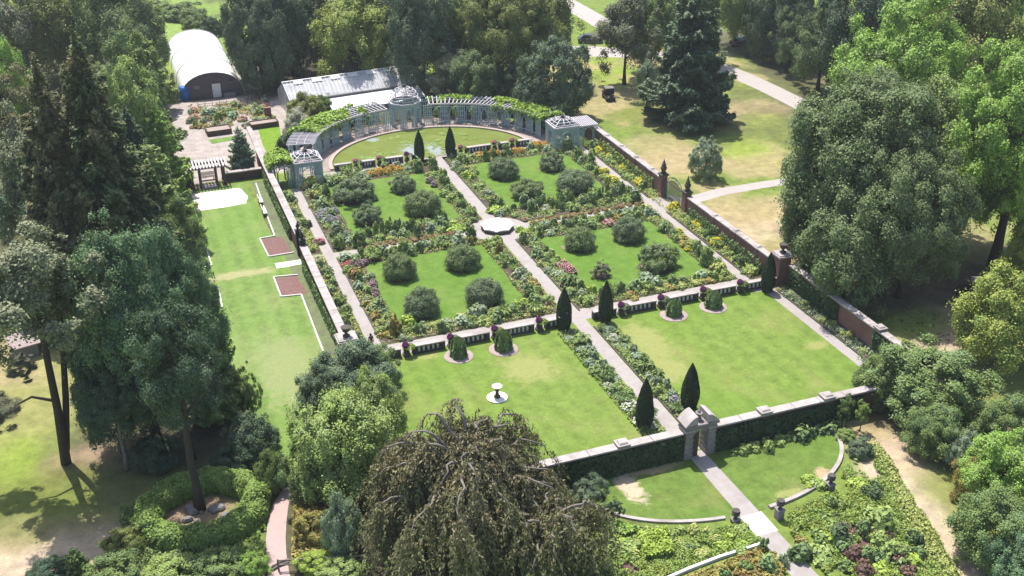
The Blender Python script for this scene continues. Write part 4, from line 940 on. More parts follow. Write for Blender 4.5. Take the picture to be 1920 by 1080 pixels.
for i in range(nb+1):
    x = -h2+GL*i/nb; mb.bar((x, -3.4, 2.47), (x, -.1, 4.4), .07, .07)
mb.build('glazing_bars', M['white'], rf)
mb = MB(); mb.add([(-h2, -3.35, 0), (-h2, 3.35, 0), (-h2, 3.35, 2.3), (-h2, 0, 4.25), (-h2, -3.35, 2.3), (-h2+.1, -3.35, 0), (-h2+.1, 3.35, 0), (-h2+.1, 3.35, 2.3), (-h2+.1, 0, 4.25), (-h2+.1, -3.35, 2.3)], [(4, 3, 2, 1, 0), (5, 6, 7, 8, 9)]+[(i, (i+1) % 5, 5+(i+1) % 5, 5+i) for i in range(5)]); mb.build('gable', M['glass'], e)
mb = MB(); mb.box((0, -3.3, 1.15), (GL-.2, .12, 2.2)); mb.build('front_wall', M['glass'], e); mb = MB(); mb.box((0, 3.3, 1.15), (GL-.2, .12, 2.2)); mb.build('back_wall', M['glass'], e)
mb = MB(); mb.add(slab4([(-h2+5.5, -7.0, 1.0), (h2, -7.0, 1.0), (h2, -3.65, 2.0), (-h2+5.5, -3.65, 2.0)]), BX); mb.build('lower_roof', M['film'], e)
mb = MB(); mb.box((2.75, -6.9, .49), (GL-5.6, .2, .98)); mb.build('lower_wall', M['grey'], e)
for i in range(7): mb = MB(); x = -h2+1.6+i*2.9; mb.add(slab4([(x, -.75, 4.03), (x+1.5, -.75, 4.03), (x+1.5, -.1, 4.45), (x, -.1, 4.45)], .07), BX); mb.build('roof_vent', M['white'], rf)

# ---------------- nursery beds behind the long lawn
def planter(px0, px1, h, wd, label):
    a, b_ = Vector((*at(*px0), 0)), Vector((*at(*px1), 0)); d = b_-a; e = empty('raised_bed', (a+b_)/2, label, 'raised bed', None, math.atan2(d.y, d.x)); L_ = d.length
    for y in (-wd/2, wd/2): mb = MB(); mb.box((0, y, h/2), (L_, .16, h)); mb.build('side_board', M['timber'], e)
    for x in (-L_/2, L_/2): mb = MB(); mb.box((x, 0, h/2-.01), (.16, wd-.17, h-.02)); mb.build('end_board', M['timber'], e)
    mb = MB(); mb.box((0, 0, h/2-.06), (L_-.17, wd-.17, h-.12)); mb.build('soil', M['paving'], e)
planter((388, 252), (432, 246), .75, 2.2, 'dark timber raised bed beside the yard, nearest the timber pergola')
planter((470, 240), (520, 233), .75, 1.8, 'dark timber raised bed next to the bright small lawn')
sheet('small_lawn', [[at(484, 242), at(524, 236), at(530, 268), at(520, 290), at(505, 296), at(492, 270)]], .02, grassmat('small_lawn_grass', (.16, .26, .03), (.22, .27, .06), .6, .9))
sheet('grass_strip', [[at(390, 262), at(440, 255), at(442, 262), at(398, 270)]], .02, M['lawnleft'])
mb = MB(); mb.ribbon([at(466, 240), at(480, 272), at(494, 305), at(500, 318)], .7, .0, .3); tag(mb.build('low_wall', M['coping'], None), 'low pale wall between the yard and the bright small lawn', 'wall')
mb = MB(); mb.box((0, 0, .75), (1.0, .5, 1.5)); mb.box((0, 0, 1.53), (1.1, .6, .06)); tag(mb.build('brick_pillar', M['brick'], None, (*at(503, 220), 0)), 'brown brick pillar beside the raised bed in the yard', 'pillar')
for i, (a, b_) in enumerate((((372, 205), (440, 198)), ((440, 198), (500, 190)))):
    A_, B_ = Vector((*at(*a), 0)), Vector((*at(*b_), 0)); mb = MB(); mb.bar(A_+Vector((0, 0, .6)), B_+Vector((0, 0, .6)), .05, .9); 
    e = empty('wire_fence', (A_+B_)/2, 'low grey fence behind the nursery rows, %s half' % ('left', 'right')[i], 'fence'); d = B_-A_; e.rotation_euler.z = math.atan2(d.y, d.x)
    for k in range(6): mb = MB(); mb.box((-d.length/2+d.length*k/5, 0, .5), (.07, .07, 1.0)); mb.build('post', M['greytimber'], e)
    for z in (.4, .75): mb = MB(); mb.bar((-d.length/2, 0, z), (d.length/2, 0, z), .03, .05); mb.build('rail', M['greytimber'], e)
# hoop frames of a cold frame row
for i in range(3):
    x, y = at(476+i*7, 187-i); mb = MB(); mb.tube([(-.9*math.cos(t), 0, 1.5*math.sin(t)) for t in np.linspace(0, PI, 13)], .05, 6)
    tag(mb.build('garden_hoop', M['dark'], None, (x, y, 0)), 'dark metal hoop standing in the nursery rows', 'hoop', 'metal hoops in the nursery')

# ---------------- pale slab shed at the left edge, rail fence at the bottom
x, y = at(48, 662)
e = empty('garden_shed', (x, y, 0), 'small pale roofed shed half hidden by the twin trunked pine', 'shed', None, R_(15))
mb = MB(); mb.box((0, 0, .7), (2.0, 2.2, 1.4)); mb.build('shed_wall', M['grey'], e)
mb = MB(); mb.add(slab4([(-1.3, -1.5, 1.35), (1.3, -1.5, 1.35), (1.3, 1.4, 1.75), (-1.3, 1.4, 1.75)], .1), BX); mb.build('roof', M['gravelring'], e)
A_ = Vector((*at(523, 1070), 0)); B_ = Vector((*at(700, 1062), 0)); d = B_-A_
e = empty('rail_fence', (A_+B_)/2, 'rustic timber rail fence along the bottom edge', 'fence', None, math.atan2(d.y, d.x))
for k in range(6): mb = MB(); mb.box((-d.length/2+d.length*k/5, 0, .5), (.11, .11, 1.0)); mb.build('post', M['greytimber'], e)
for z in (.5, .9): mb = MB(); mb.bar((-d.length/2, 0, z), (d.length/2, .1, z+.05), .07, .09); mb.build('rail', M['greytimber'], e)
mb = MB(); mb.tube([(-.6, -.3, .1), (0, .02, .12), (.65, .1, .1)], .1, 7); mb.tube([(-.55, .05, .1), (0.1, .3, .12), (.7, .42, .1)], .09, 7)
tag(mb.build('timber_edging', M['greytimber'], None, (*at(525, 1062), 0)), 'round logs laid across the foot of the pink path', 'log edging')
# ---------------- path edging (dark low strips)
def strip(name, pts, label, m_='stone_dark', th=.12, h=.12): mb = MB(); mb.ribbon(pts, th, 0, h); tag(mb.build(name, M[m_], None), label, 'edging', 'low edgings along the garden paths')
for x, y0, y1, w_ in ((.82, 3.6, 23.5, 'right of the central path beyond the basin'), (.82, -21.6, -3.4, 'right of the central path before the basin'), (20.5, 2.4, 21.5, 'right of the right hand path beyond the obelisk gate'), (20.5, -21.5, -2.6, 'right of the right hand path before the obelisk gate'), (.85, -44, -25, 'right of the lower central path'), (21.65, -45, -25, 'right of the lower right hand path'), (-19.28, 1, 20.5, 'right of the left hand path beyond the cross path'), (-19.28, -21.5, -.8, 'right of the left hand path before the cross path')):
    strip('path_edging', [(x, y0), (x, y1)], 'dark brick edging ' + w_)
# ================================================================== TREES
def TT(px, py, H, Rc, kind, pal, label, **k): return tree(at(px, py, H*k.pop('zc', .6)), H, Rc, kind, pal, label, **k)
def TB(px, py, H, Rc, kind, pal, label, **k): return tree(at(px, py), H, Rc, kind, pal, label, **k)
def TP(px, py, H, Rc, kind, pal, label, **k): return tree(at(px, py, H), H, Rc, kind, pal, label, **k)
# left wood
TP(133, 42, 29, 7.2, 'spruce', 'lf_spruce', 'tallest dark spruce with bare brownish tip in the left wood', zb=1.5)
TP(58, 96, 27, 6.0, 'spruce', 'lf_brown', 'brown tipped spruce just left of the tallest spruce', zb=1.5)
TT(55, 25, 20, 7.5, 'broad', 'lf_olive', 'olive tree in the top left corner of the wood')
TT(-5, 55, 20, 7, 'ragged', 'lf_purplegrey', 'dull greyish tree at the very left top edge', name='broadleaf_tree')
TT(8, 165, 17, 4.6, 'broad', 'lf_bright', 'bright green tree at the left edge below the top corner')
TT(120, 12, 19, 6.5, 'broad', 'lf_light', 'light yellowish tree behind the tallest spruce')
TT(200, 22, 20, 7.0, 'broad', 'lf_mid', 'mid green tree right behind the tallest spruce')
TT(248, 55, 17, 6.0, 'broad', 'lf_oak', 'grey-green tree at the wood edge facing the tunnel greenhouse top')
TT(240, 125, 16, 5.2, 'ragged', 'lf_mid', 'mid green tree of the wood edge left of the tunnel greenhouse', name='broadleaf_tree')
TT(272, 150, 13, 4.0, 'feather', 'lf_light', 'feathery light green conifer left of the tunnel greenhouse', zc=.4)
TT(272, 235, 14, 4.4, 'feather', 'lf_mid', 'feathery green conifer left of the yard', zc=.4)
TT(235, 215, 17, 5.2, 'broad', 'lf_light', 'light green broad tree between tallest spruce and the yard')
TT(250, 300, 16, 5.0, 'spruce', 'lf_dark', 'dark spruce in front of the tallest spruce on its right')
TT(298, 300, 12, 3.6, 'feather', 'lf_bright', 'bright feathery conifer left of the timber pergola', zc=.4)
TT(292, 385, 13, 4.4, 'feather', 'lf_light', 'light feathery conifer left of the sand pad', zc=.42)
TT(338, 440, 10, 2.8, 'broad', 'lf_mid', 'green tree at the wood edge beside the long lawn, near the sand pad')
TT(225, 395, 17, 5.5, 'spruce', 'lf_dark', 'dark conifer below the tallest spruce')
TT(45, 330, 19, 5.5, 'ragged', 'lf_grey', 'greyish half bare tree with drooping twigs at the left edge', name='bare_tree', bark='greybark', limbs=9)
TT(20, 240, 18, 5, 'pine', 'lf_brown', 'dull brown conifer at the left edge above the half bare tree')
TT(160, 400, 15, 4.6, 'cone', 'lf_olive', 'yellowish green conifer with short tip in front of the left wood', zc=.45, zb=.6)
TT(85, 430, 15, 5, 'ragged', 'lf_dark', 'dark tree between half bare tree and yellowish conifer', name='broadleaf_tree')
# tall pine with two trunks
px_, py_ = at(124, 868)
def twin_pine():
    e = empty('pine_tree', (px_, py_, 0), 'tall pine with two leaning trunks and a grey-green crown at the left edge', 'tree')
    top = at(60, 520, 17.5)
    lx, ly = top[0]-px_, top[1]-py_
    mb = MB(); mb.tube([(0, 0, 0), (lx*.3+.1, ly*.3, 5.5), (lx*.65, ly*.65, 11.5), (lx, ly, 18.5)], [.42, .32, .24, .08], 10); mb.build('trunk', M['bark'], e, smooth=True)
    mb = MB(); mb.tube([(.25, .1, 1.2), (lx*.3+.8, ly*.3+.5, 6), (lx*.65+1.3, ly*.65+.8, 12), (lx+1.6, ly+1.2, 18)], [.28, .26, .2, .07], 10); mb.build('trunk', M['bark'], e, smooth=True)
    mb = MB(); mb.tube([(lx*.33, ly*.33, 6.3), (lx*.5-1.6, ly*.4-.2, 7.2), (lx*.5-3.4, ly*.4-.4, 6.6)], [.14, .1, .04], 6); mb.build('branch', M['bark'], e)
    c = obj('crown', proto('ragged', 0), e, (lx, ly, 11.5)); c.scale = (5.6, 5.4, 10.0); setmat(c, 0, M['lf_grey'])
    c = obj('crown', proto('pine', 1), e, (lx*.5-4.3, ly*.4-.3, 4.9)); c.scale = (2.0, 1.9, 3.2); setmat(c, 0, M['lf_purplegrey'])
    c = obj('crown', proto('pine', 2), e, (lx*.7-2.0, ly*.7, 9.3)); c.scale = (1.3, 1.3, 1.8); setmat(c, 0, M['lf_purplegrey'])
twin_pine()
TT(250, 590, 20, 5.4, 'big', 'lf_teal', 'large blue-green tree with layered tufted crown left of the long lawn', zb=4.5)
TT(338, 600, 17, 3.5, 'big', 'lf_teal', 'blue-green tree at the edge of the long lawn, right of the largest', zb=3.5, var=1)
TT(205, 720, 11, 3.0, 'broad', 'lf_dark', 'dark tree in the shade right of the twin trunked pine')
TT(400, 690, 11, 2.6, 'feather', 'lf_light', 'light green conifer at the near left edge of the long lawn', zc=.45, zb=.8)
TT(340, 730, 11, 3.0, 'broad', 'lf_bluegreen', 'dark green tree behind the hedge ring, its trunk bare', zb=4.5)
TB(375, 955, 19, 3.2, 'pine', 'lf_dark', 'tree with a straight brown trunk standing inside the clipped hedge ring', zb=8.8, tr=.36, name='broadleaf_tree')
TB(240, 880, 11, 3.2, 'broad', 'lf_dark', 'dark tree with a thin pale trunk left of the hedge ring', zb=5.0, tr=.2, bark='greybark')
TB(477, 790, 6, 1.1, 'ragged', 'lf_light', 'thin young tree with sparse leaves at the near end of the long lawn', name='young_tree', tr=.07)
# shrubs under and in front of the left wood
TB(478, 855, 4.2, 2.3, 'shrub', 'lf_bluegreen', 'dark evergreen shrub at the near end of the long lawn', cat='shrub', zb=.1)
TB(512, 912, 3.6, 1.5, 'shrub', 'lf_mid', 'rounded green shrub beside the top of the pink path', cat='shrub', zb=.1)
TB(445, 880, 2.6, 2.0, 'shrub', 'lf_dark', 'dark shrub behind the hedge ring on its right', cat='shrub', zb=.1)
TB(290, 872, 2.6, 2.0, 'shrub', 'lf_dark', 'dark shrub behind the hedge ring on its left', cat='shrub', zb=.1)
TB(410, 1088, 2.2, 2.4, 'shrub', 'lf_mid', 'leafy green shrub in front of the hedge ring at the bottom', cat='shrub', zb=.1)
TB(325, 1094, 2.0, 2.3, 'shrub', 'lf_light', 'light green shrub at the bottom edge below the hedge ring', cat='shrub', zb=.1)
TB(150, 1085, 2.8, 1.0, 'cone', 'lf_mid', 'small pointed green shrub at the bottom left on dry grass', cat='shrub', zb=.05)
TB(235, 1035, 2.0, 1.5, 'shrub', 'lf_olive', 'olive shrub left of the hedge ring at the bottom', cat='shrub', zb=.05)
TB(215, 1095, 2.2, 2.2, 'shrub', 'lf_mid', 'low green shrub at the bottom edge left of the leafy one', cat='shrub', zb=.05)
TB(95, 1090, 1.6, 1.8, 'shrub', 'lf_dark', 'low dark shrub at the bottom left edge', cat='shrub', zb=.05)
TB(468, 1078, 1.8, 1.5, 'shrub', 'lf_bright', 'bright low shrub left of the foot of the pink path', cat='shrub', zb=.05)
# clipped hedge ring with the rock round the trunk
hx, hy = at(383, 968)
e = empty('hedge_ring', (hx, hy, 0), 'clipped oval hedge ring round a tree trunk', 'hedge')
n = 48000; a = rng.random(n)*2*PI; ph = rng.uniform(-.15, 1.15, n)*PI; rr = .98*rng.uniform(.78, 1.08, n)*(.75+.5*smoothnoise(np.cos(a)*3+9, np.sin(a)*3+9+ph*.6, .9, 17))*(1+.08*np.sin(a*9+ph*2))
R0x, R0y = 3.9, 3.4
P = np.stack([(R0x+rr*np.cos(ph))*np.cos(a), (R0y+rr*np.cos(ph))*np.sin(a), np.maximum(.03, .55+1.25*np.sin(ph)*rr)], 1)
N = np.stack([np.cos(ph)*np.cos(a), np.cos(ph)*np.sin(a), np.sin(ph)+.3], 1)+rng.normal(size=P.shape)*.45
obj('foliage', leafmesh('foliage', P, N, .135*rng.uniform(.6, 1.3, n), M['lf_hedge']), e)
for i in range(14):
    a = random.uniform(0, 6.28); r = random.uniform(.6, 1.9); mb = MB(); s = random.uniform(.25, .55)
    mb.lathe((0, 0, 0), [(s*.8, 0), (s, s*.3), (s*.7, s*.7), (s*.2, s*.8)], 7, 0, 1, random.uniform(.6, 1)); o = mb.build('boulder', M['grey'], None, (hx+.2+r*math.cos(a), hy+r*math.sin(a)*.8, 0)); o.rotation_euler.z = a
    tag(o, 'grey stone lying inside the clipped hedge ring', 'stone', 'stones inside the hedge ring')
# middle foreground
TT(655, 705, 6.5, 4.0, 'broad', 'lf_bluegreen', 'blue-green small tree hiding the left end of the lower lawn', zb=.5, zc=.5)
TT(600, 745, 5.5, 2.4, 'broad', 'lf_bluegreen', 'dark blue-green shrub at the near right corner of the long lawn', cat='shrub', zb=.3, zc=.5)
TT(700, 690, 5, 2.6, 'broad', 'lf_mid', 'green shrub at the left end of the lower lawn below the balustrade', cat='shrub', zb=.3, zc=.5)
TT(640, 835, 8.5, 4.3, 'broad', 'lf_light', 'large light green rounded tree left of the weeping beech', zb=.5, zc=.5)
TT(700, 770, 7, 2.7, 'broad', 'lf_light', 'light green tree top just left of the weeping beech summit', zb=.5, zc=.5)
TT(588, 865, 6, 2.6, 'broad', 'lf_mid', 'green shrub beside the top of the pink path on its right', cat='shrub', zb=.3, zc=.5)
TB(645, 1030, 5.2, 1.7, 'shrub', 'lf_bluesilver', 'silvery blue shrub at the left foot of the weeping beech', cat='shrub', zb=.1)
TB(588, 1005, 2.2, 1.6, 'shrub', 'lf_gold', 'golden and rust coloured shrub right of the pink path', cat='shrub', zb=.05)
TB(590, 1066, 1.3, 1.4, 'shrub', 'lf_lime', 'yellow-green low shrub by the rail fence', cat='shrub', zb=.05)
TB(640, 1085, 1.3, 1.9, 'shrub', 'lf_bed1', 'low pale green shrub behind the rail fence at the bottom', cat='shrub', zb=.05)
# weeping beech: arching pale limbs carrying curtains of hanging twigs
def weeping(bx, by, limbs, label):
    e = empty('weeping_beech', (bx, by, 0), label, 'tree'); Ps, Ts, Ns, Ss, mi = [], [], [], [], []
    mb = MB(); mt = max(l_[2] for l_ in limbs)*.5; mb.tube([(0, 0, 0), (.2, .1, mt*.35), (0, .3, mt*.7), (.1, .2, mt)], [.8, .6, .45, .2], 10); mb.build('trunk', M['greybark'], e, smooth=True)
    for li, (tx, ty, tz, ln, nst) in enumerate(limbs):
        p0 = Vector((0, .2, min(tz*.55, mt))); p3 = Vector((tx, ty, tz*.72)); p1 = Vector((tx*.3, ty*.3, tz*1.0)); p2 = Vector((tx*.75, ty*.75, tz*1.1))
        pt = []
        for k in range(11):
            t = k/10; q_ = (1-t)**3*p0+3*(1-t)**2*t*p1+3*(1-t)*t*t*p2+t**3*p3; pt.append(q_+Vector((math.sin(k*1.7+li)*.18, math.cos(k*2.1+li)*.18, 0)))
        mb = MB(); mb.tube(pt, [.15-.012*k for k in range(11)], 7); mb.build('limb', M['greybark'], e, smooth=True)
        cl_ = [random.uniform(.0, 1.0)**.8 for _ in range(6)]+[.98]
        for s in range(nst):
            t = min(.999, max(0, random.choice(cl_)+random.gauss(0, .05))); k = min(9, int(t*10)); c = pt[k].lerp(pt[k+1], t*10-k) if k < 10 else pt[10]
            ox, oy = random.gauss(0, .85), random.gauss(0, .85); L_ = ln*random.uniform(.25, 1.1)*min(1, c.z/5); n = int(16*L_)+8
            u = np.sort(rng.random(n)); sp = u**.35
            sway = rng.normal()*.16
            P = np.stack([c.x+ox*sp+sway*u*L_+rng.normal(size=n)*.10, c.y+oy*sp+rng.normal(size=n)*.10, np.maximum(.05, c.z+.15-.25*sp*abs(ox)-u**1.15*L_)], 1)
            Ps.append(P); Ts.append(np.stack([ox*.1+rng.normal(size=n)*.35, oy*.1+rng.normal(size=n)*.35, -np.ones(n)], 1))
            Ns.append(np.array([tx*.1+ox*.3, ty*.1+oy*.3, .45])+rng.normal(size=(n, 3))*.5); Ss.append(.095*rng.uniform(.6, 1.4, n)); mi.append(np.where(rng.random(n) < np.clip(1.0-(P[:, 2]-1.5)/7.0, .12, .92), 1, 0))  # lower leaves darker green, painting the crown's shaded inside
    me = leafmesh('foliage', np.concatenate(Ps), np.concatenate(Ns), np.concatenate(Ss), [M['lf_weep'], M['lf_weepgreen']], np.concatenate(mi), 2.9, np.concatenate(Ts)); print('weep leaves', len(me.polygons))
    obj('crown', me, e)
wx, wy = at(885, 1035)
LM = []
for k in range(15):
    a = 2*PI*k/15+random.uniform(-.15, .15); r = random.uniform(5.4, 7.4); LM.append((r*math.cos(a), r*math.sin(a)*.9, random.uniform(6.2, 9.6), 6.5, 56))
for k in range(9):
    a = 2*PI*k/9+.3; r = random.uniform(2.8, 4.8); LM.append((r*math.cos(a), r*math.sin(a), random.uniform(8.8, 10.4), 6.5, 56))
def rel(px, py, z): p = at(px, py, z); return p[0]-wx, p[1]-wy
for k in range(9):
    a = 2*PI*k/9; r = random.uniform(.7, 2.1); LM.append((r*math.cos(a), r*math.sin(a), random.uniform(9.4, 10.6), 5.0, 44))
LM += [(*rel(690, 905, 6.5), 8.4, 5, 40), (*rel(700, 850, 8), 9.6, 5, 40), (*rel(680, 980, 5), 6.8, 5, 40), (*rel(740, 830, 9), 10.6, 5, 36), (*rel(1030, 835, 7.2), 8.8, 3.2, 26), (*rel(985, 790, 8.0), 10.2, 3.6, 30), (*rel(1060, 900, 5.5), 7.2, 4, 30), (*rel(845, 760, 10.0), 12.0, 3.5, 24), (*rel(925, 800, 9.0), 10.8, 3, 26), (*rel(780, 790, 10), 11.6, 5, 36)]
weeping(wx, wy, LM, 'huge brown weeping beech with pale limbs and hanging twigs in the foreground')
wx, wy = at(1025, 1085)
LM = []
for k in range(13):
    a = 2*PI*k/13+.2; r = random.uniform(2.4, 4.2); LM.append((r*math.cos(a), r*math.sin(a), random.uniform(4.6, 7.2), 5, 40))
weeping(wx, wy, LM, 'lower weeping beech with greener hanging twigs, right of the huge one')
# behind the pergola and glasshouse
TB(495, 168, 17, 5.2, 'dense', 'lf_bluegreen', 'big dark evergreen right of the tunnel greenhouse', zb=.8)
TB(548, 140, 16, 5.6, 'dense', 'lf_bluegreen', 'big dark evergreen behind the left end of the glasshouse', zb=.8)
TT(500, 25, 21, 7.0, 'dense', 'lf_dark', 'dark evergreen behind the two big ones near the tunnel greenhouse', zb=1, zc=.5)
TT(665, 58, 15, 6.8, 'broad', 'lf_yellow', 'yellow-green tree behind the glasshouse', zb=3)
TB(615, 136, 8, 3.5, 'broad', 'lf_dark', 'dark tree just behind the glasshouse ridge', zb=1)
TB(705, 128, 8, 3.4, 'broad', 'lf_dark', 'dark low tree right of the yellow-green tree', zb=1)
TT(790, 40, 20, 6.0, 'broad', 'lf_bluegreen', 'dark tree right of the yellow-green tree at the top')
TT(720, 8, 20, 6.5, 'broad', 'lf_dark', 'dark tree at the top edge above the yellow-green tree')
TT(640, -15, 20, 7, 'broad', 'lf_dark', 'dark tree at the top edge left of centre')
TT(935, 42, 19, 7.2, 'big', 'lf_olive', 'tall olive green tree in the middle of the top edge', zb=4)
TT(1015, 40, 18, 6.0, 'broad', 'lf_olive', 'olive tree right of the tall olive tree at the top', zb=4)
TT(870, 15, 20, 6.5, 'broad', 'lf_mid', 'mid green tree at the top edge left of the tall olive tree')
TT(835, 135, 9, 4.6, 'ragged', 'lf_grey', 'pale grey-green loose tree behind the pergola dome', name='broadleaf_tree', zb=1)
TT(890, 140, 9, 4.2, 'broad', 'lf_oak', 'grey-green tree behind the right pergola wing', zb=1)
TT(940, 150, 7, 3.4, 'broad', 'lf_dark', 'dark tree between grey-green tree and dark rounded holly', zb=1.5)
TT(1037, 145, 12.5, 6.2, 'dense', 'lf_bluegreen', 'dark rounded evergreen behind the right end of the pergola', zb=.3, zc=.5)
TB(575, 222, 4.2, 3.2, 'shrub', 'lf_olive', 'olive green rounded shrub in front of the glasshouse', cat='shrub', zb=.1)
TB(606, 214, 3.0, 1.8, 'shrub', 'lf_mid', 'small green shrub right of the olive shrub by the glasshouse', cat='shrub', zb=.1)
TB(562, 258, 4.4, 2.5, 'shrub', 'fl_cream', 'large shrub covered in creamy white flowers beside the left pergola wing', cat='shrub', zb=.3)
TB(456, 322, 6.4, 1.9, 'feather', 'lf_bluesilver', 'bluish young conifer between the yard and the dark wall', zb=.2)
TB(370, 62, 4.0, 3.0, 'shrub', 'lf_mid', 'green shrub behind the tunnel greenhouse, right one', cat='shrub', zb=.1)
TB(400, 66, 3.6, 2.6, 'shrub', 'lf_dark', 'dark shrub behind the tunnel greenhouse beside the big evergreen', cat='shrub', zb=.1)
TB(345, 34, 3.2, 4.5, 'shrub', 'lf_mid', 'long low green shrub in the far field behind the tunnel greenhouse', cat='shrub', zb=.1)
TB(300, 22, 2.6, 3.5, 'shrub', 'lf_light', 'light shrub in the far field at the wood edge', cat='shrub', zb=.1)
# right hand park
TT(1175, 48, 16, 6.4, 'ragged', 'lf_purplegrey', 'greyish dense tree beside the drive at the top', name='broadleaf_tree', zb=2.5)
TT(1225, 20, 17, 5.6, 'broad', 'lf_mid', 'mid green tree behind the tall dark pine at the top')
TB(1290, 226, 21, 6.4, 'feather', 'lf_bluegreen', 'tall dark pine with layered boughs standing on the lawn by the drive', zb=1.0, tr=.5, name='pine_tree')
TT(1215, 140, 9, 1.9, 'pine', 'lf_bluesilver', 'slender silvery pine left of the tall dark pine', zb=.8)
TT(1306, 5, 17, 4.8, 'broad', 'lf_mid', 'green tree above the tall dark pine at the top edge')
TT(1385, -20, 17, 5.5, 'broad', 'lf_light', 'lighter green tree at the top edge right of the pine')
TT(1440, 28, 15, 4.4, 'dense', 'lf_bluegreen', 'dark upright evergreen beyond the drive', zb=.5, zc=.5)
TT(1490, 5, 17, 6, 'broad', 'lf_dark', 'dark tree behind the upright evergreen beyond the drive', zb=1)
TT(1548, 50, 17, 5.4, 'pine', 'lf_oak', 'grey-green conifer beyond the drive, left of the yellowish tree', zb=.6)
TT(1610, 40, 19, 7, 'broad', 'lf_dark', 'dark tree at the top edge behind the grey-green conifer')
TT(1482, 62, 11, 4, 'ragged', 'lf_oak', 'pale lower tree beside the dark shade beyond the drive', name='broadleaf_tree', zb=.6)
TT(1605, 165, 13, 5.0, 'feather', 'lf_silver', 'silvery conifer peeping out behind the giant oak', zc=.5)
TB(1321, 334, 5.6, 2.25, 'dense', 'lf_bluesilver', 'small bluish rounded conifer on the dry lawn outside the gate', name='conifer_tree', var=1, zb=.05, tr=.14)
TT(1620, 310, 21, 9.6, 'big', 'lf_oak', 'giant dark grey-green oak overhanging the right hand wall', zb=2.6, tr=.8, zc=.55)
TT(1668, 262, 20, 7.6, 'big', 'lf_oak', 'grey-green oak filling behind the giant oak', zb=4, var=1)
TT(1600, 440, 13, 5.2, 'broad', 'lf_oak', 'grey-green oak boughs hanging low before the giant oak', zb=1.2)
TT(1712, 395, 16, 6.2, 'big', 'lf_oak', 'grey-green oak joining the giant oak on its right', zb=3.0, var=2)
TT(1520, 420, 9, 3.2, 'broad', 'lf_oak', 'lower grey-green tree at the left foot of the giant oak', zb=.6)
TT(1700, 130, 23, 9, 'big', 'lf_bright', 'tall bright green tree rising behind the giant oak', zb=4)
TT(1800, 60, 24, 8.5, 'broad', 'lf_olive', 'yellowish green tree at the top right', zb=4)
TB(1860, 505, 25, 7.6, 'big', 'lf_bright', 'tall bright green tree with bare dark trunk near the right edge', zb=8.5, tr=.55, var=1)
TT(1905, 330, 15, 5, 'broad', 'lf_bright', 'bright green tree at the right edge below the tallest', zb=3)
TT(1790, 270, 19, 5.4, 'broad', 'lf_light', 'light green tree between the oak and the bare trunked tree', zb=5)
TT(1880, -5, 24, 8, 'broad', 'lf_bright', 'bright green tree in the top right corner', zb=4)
TT(1720, -10, 22, 8, 'broad', 'lf_dark', 'dark tree at the top edge behind the bright tall tree', zb=4)
TT(1895, 590, 10, 5.0, 'broad', 'lf_yellow', 'yellow-green rounded tree at the right edge', zb=.6, zc=.5)
TT(1940, 480, 9, 3.4, 'broad', 'lf_yellow', 'yellow-green tree at the right edge above the rounded one', zb=.6, zc=.5)
TT(1735, 715, 6.2, 5.4, 'broad', 'lf_mid', 'wide spreading grey-green shrub at the right end of the gate wall', cat='shrub', zb=.2, zc=.5)
TT(1660, 700, 5.6, 2.6, 'broad', 'lf_mid', 'grey-green shrub touching the right end of the gate wall', cat='shrub', zb=.2, zc=.5)
TT(1752, 805, 4.4, 2.5, 'broad', 'lf_mid', 'rounded green shrub standing alone beside the dry track', cat='shrub', zb=.2, zc=.5)
TT(1805, 845, 3.4, 1.6, 'broad', 'lf_bluesilver', 'small grey shrub right of the rounded green shrub', cat='shrub', zb=.15, zc=.5)
TT(1890, 790, 4.6, 2.8, 'broad', 'lf_mid', 'grey-green shrub at the right edge above the leafy tree', cat='shrub', zb=.2, zc=.5)
TT(1885, 880, 6, 3.2, 'broad', 'lf_bright', 'bright green shrubby tree at the lower right edge', zb=.3, zc=.5)
TT(1880, 985, 6, 3.2, 'broad', 'lf_mid', 'mid green shrubby tree in the bottom right corner', zb=.3, zc=.5)
TT(1825, 900, 3.4, 1.7, 'shrub', 'lf_gold', 'yellowish shrub left of the bright green shrubby tree', cat='shrub', zb=.1, zc=.5)
TT(1930, 1050, 5, 2.6, 'broad', 'lf_teal', 'darker green shrub at the bottom right corner edge', cat='shrub', zb=.2, zc=.5)
TB(1580, 800, 3.2, .75, 'ragged', 'lf_mid', 'slim young tree near the right end of the gate wall, left of two', name='young_tree', zb=1.0, tr=.05)
TB(1612, 808, 3.0, .7, 'ragged', 'lf_light', 'slim young tree near the right end of the gate wall, right of two', name='young_tree', zb=1.0, tr=.05)
TB(1612, 852, 1.5, 1.1, 'shrub', 'lf_bluegreen', 'dark bluish shrub outside the right bend of the curved wall', cat='shrub', zb=.05)
TB(1585, 822, .9, .9, 'shrub', 'lf_bed1', 'low green shrub at the top of the curved wall', cat='shrub', zb=.05)
TB(1105, 965, 3.4, 1.8, 'ragged', 'lf_bluegreen', 'dark sparse shrub at the left end of the half-round lawn', cat='shrub', zb=.2)
TB(1150, 980, 2.4, .8, 'ragged', 'lf_bluegreen', 'slim dark young tree on the rim of the half-round lawn', name='young_tree', zb=.7, tr=.06)
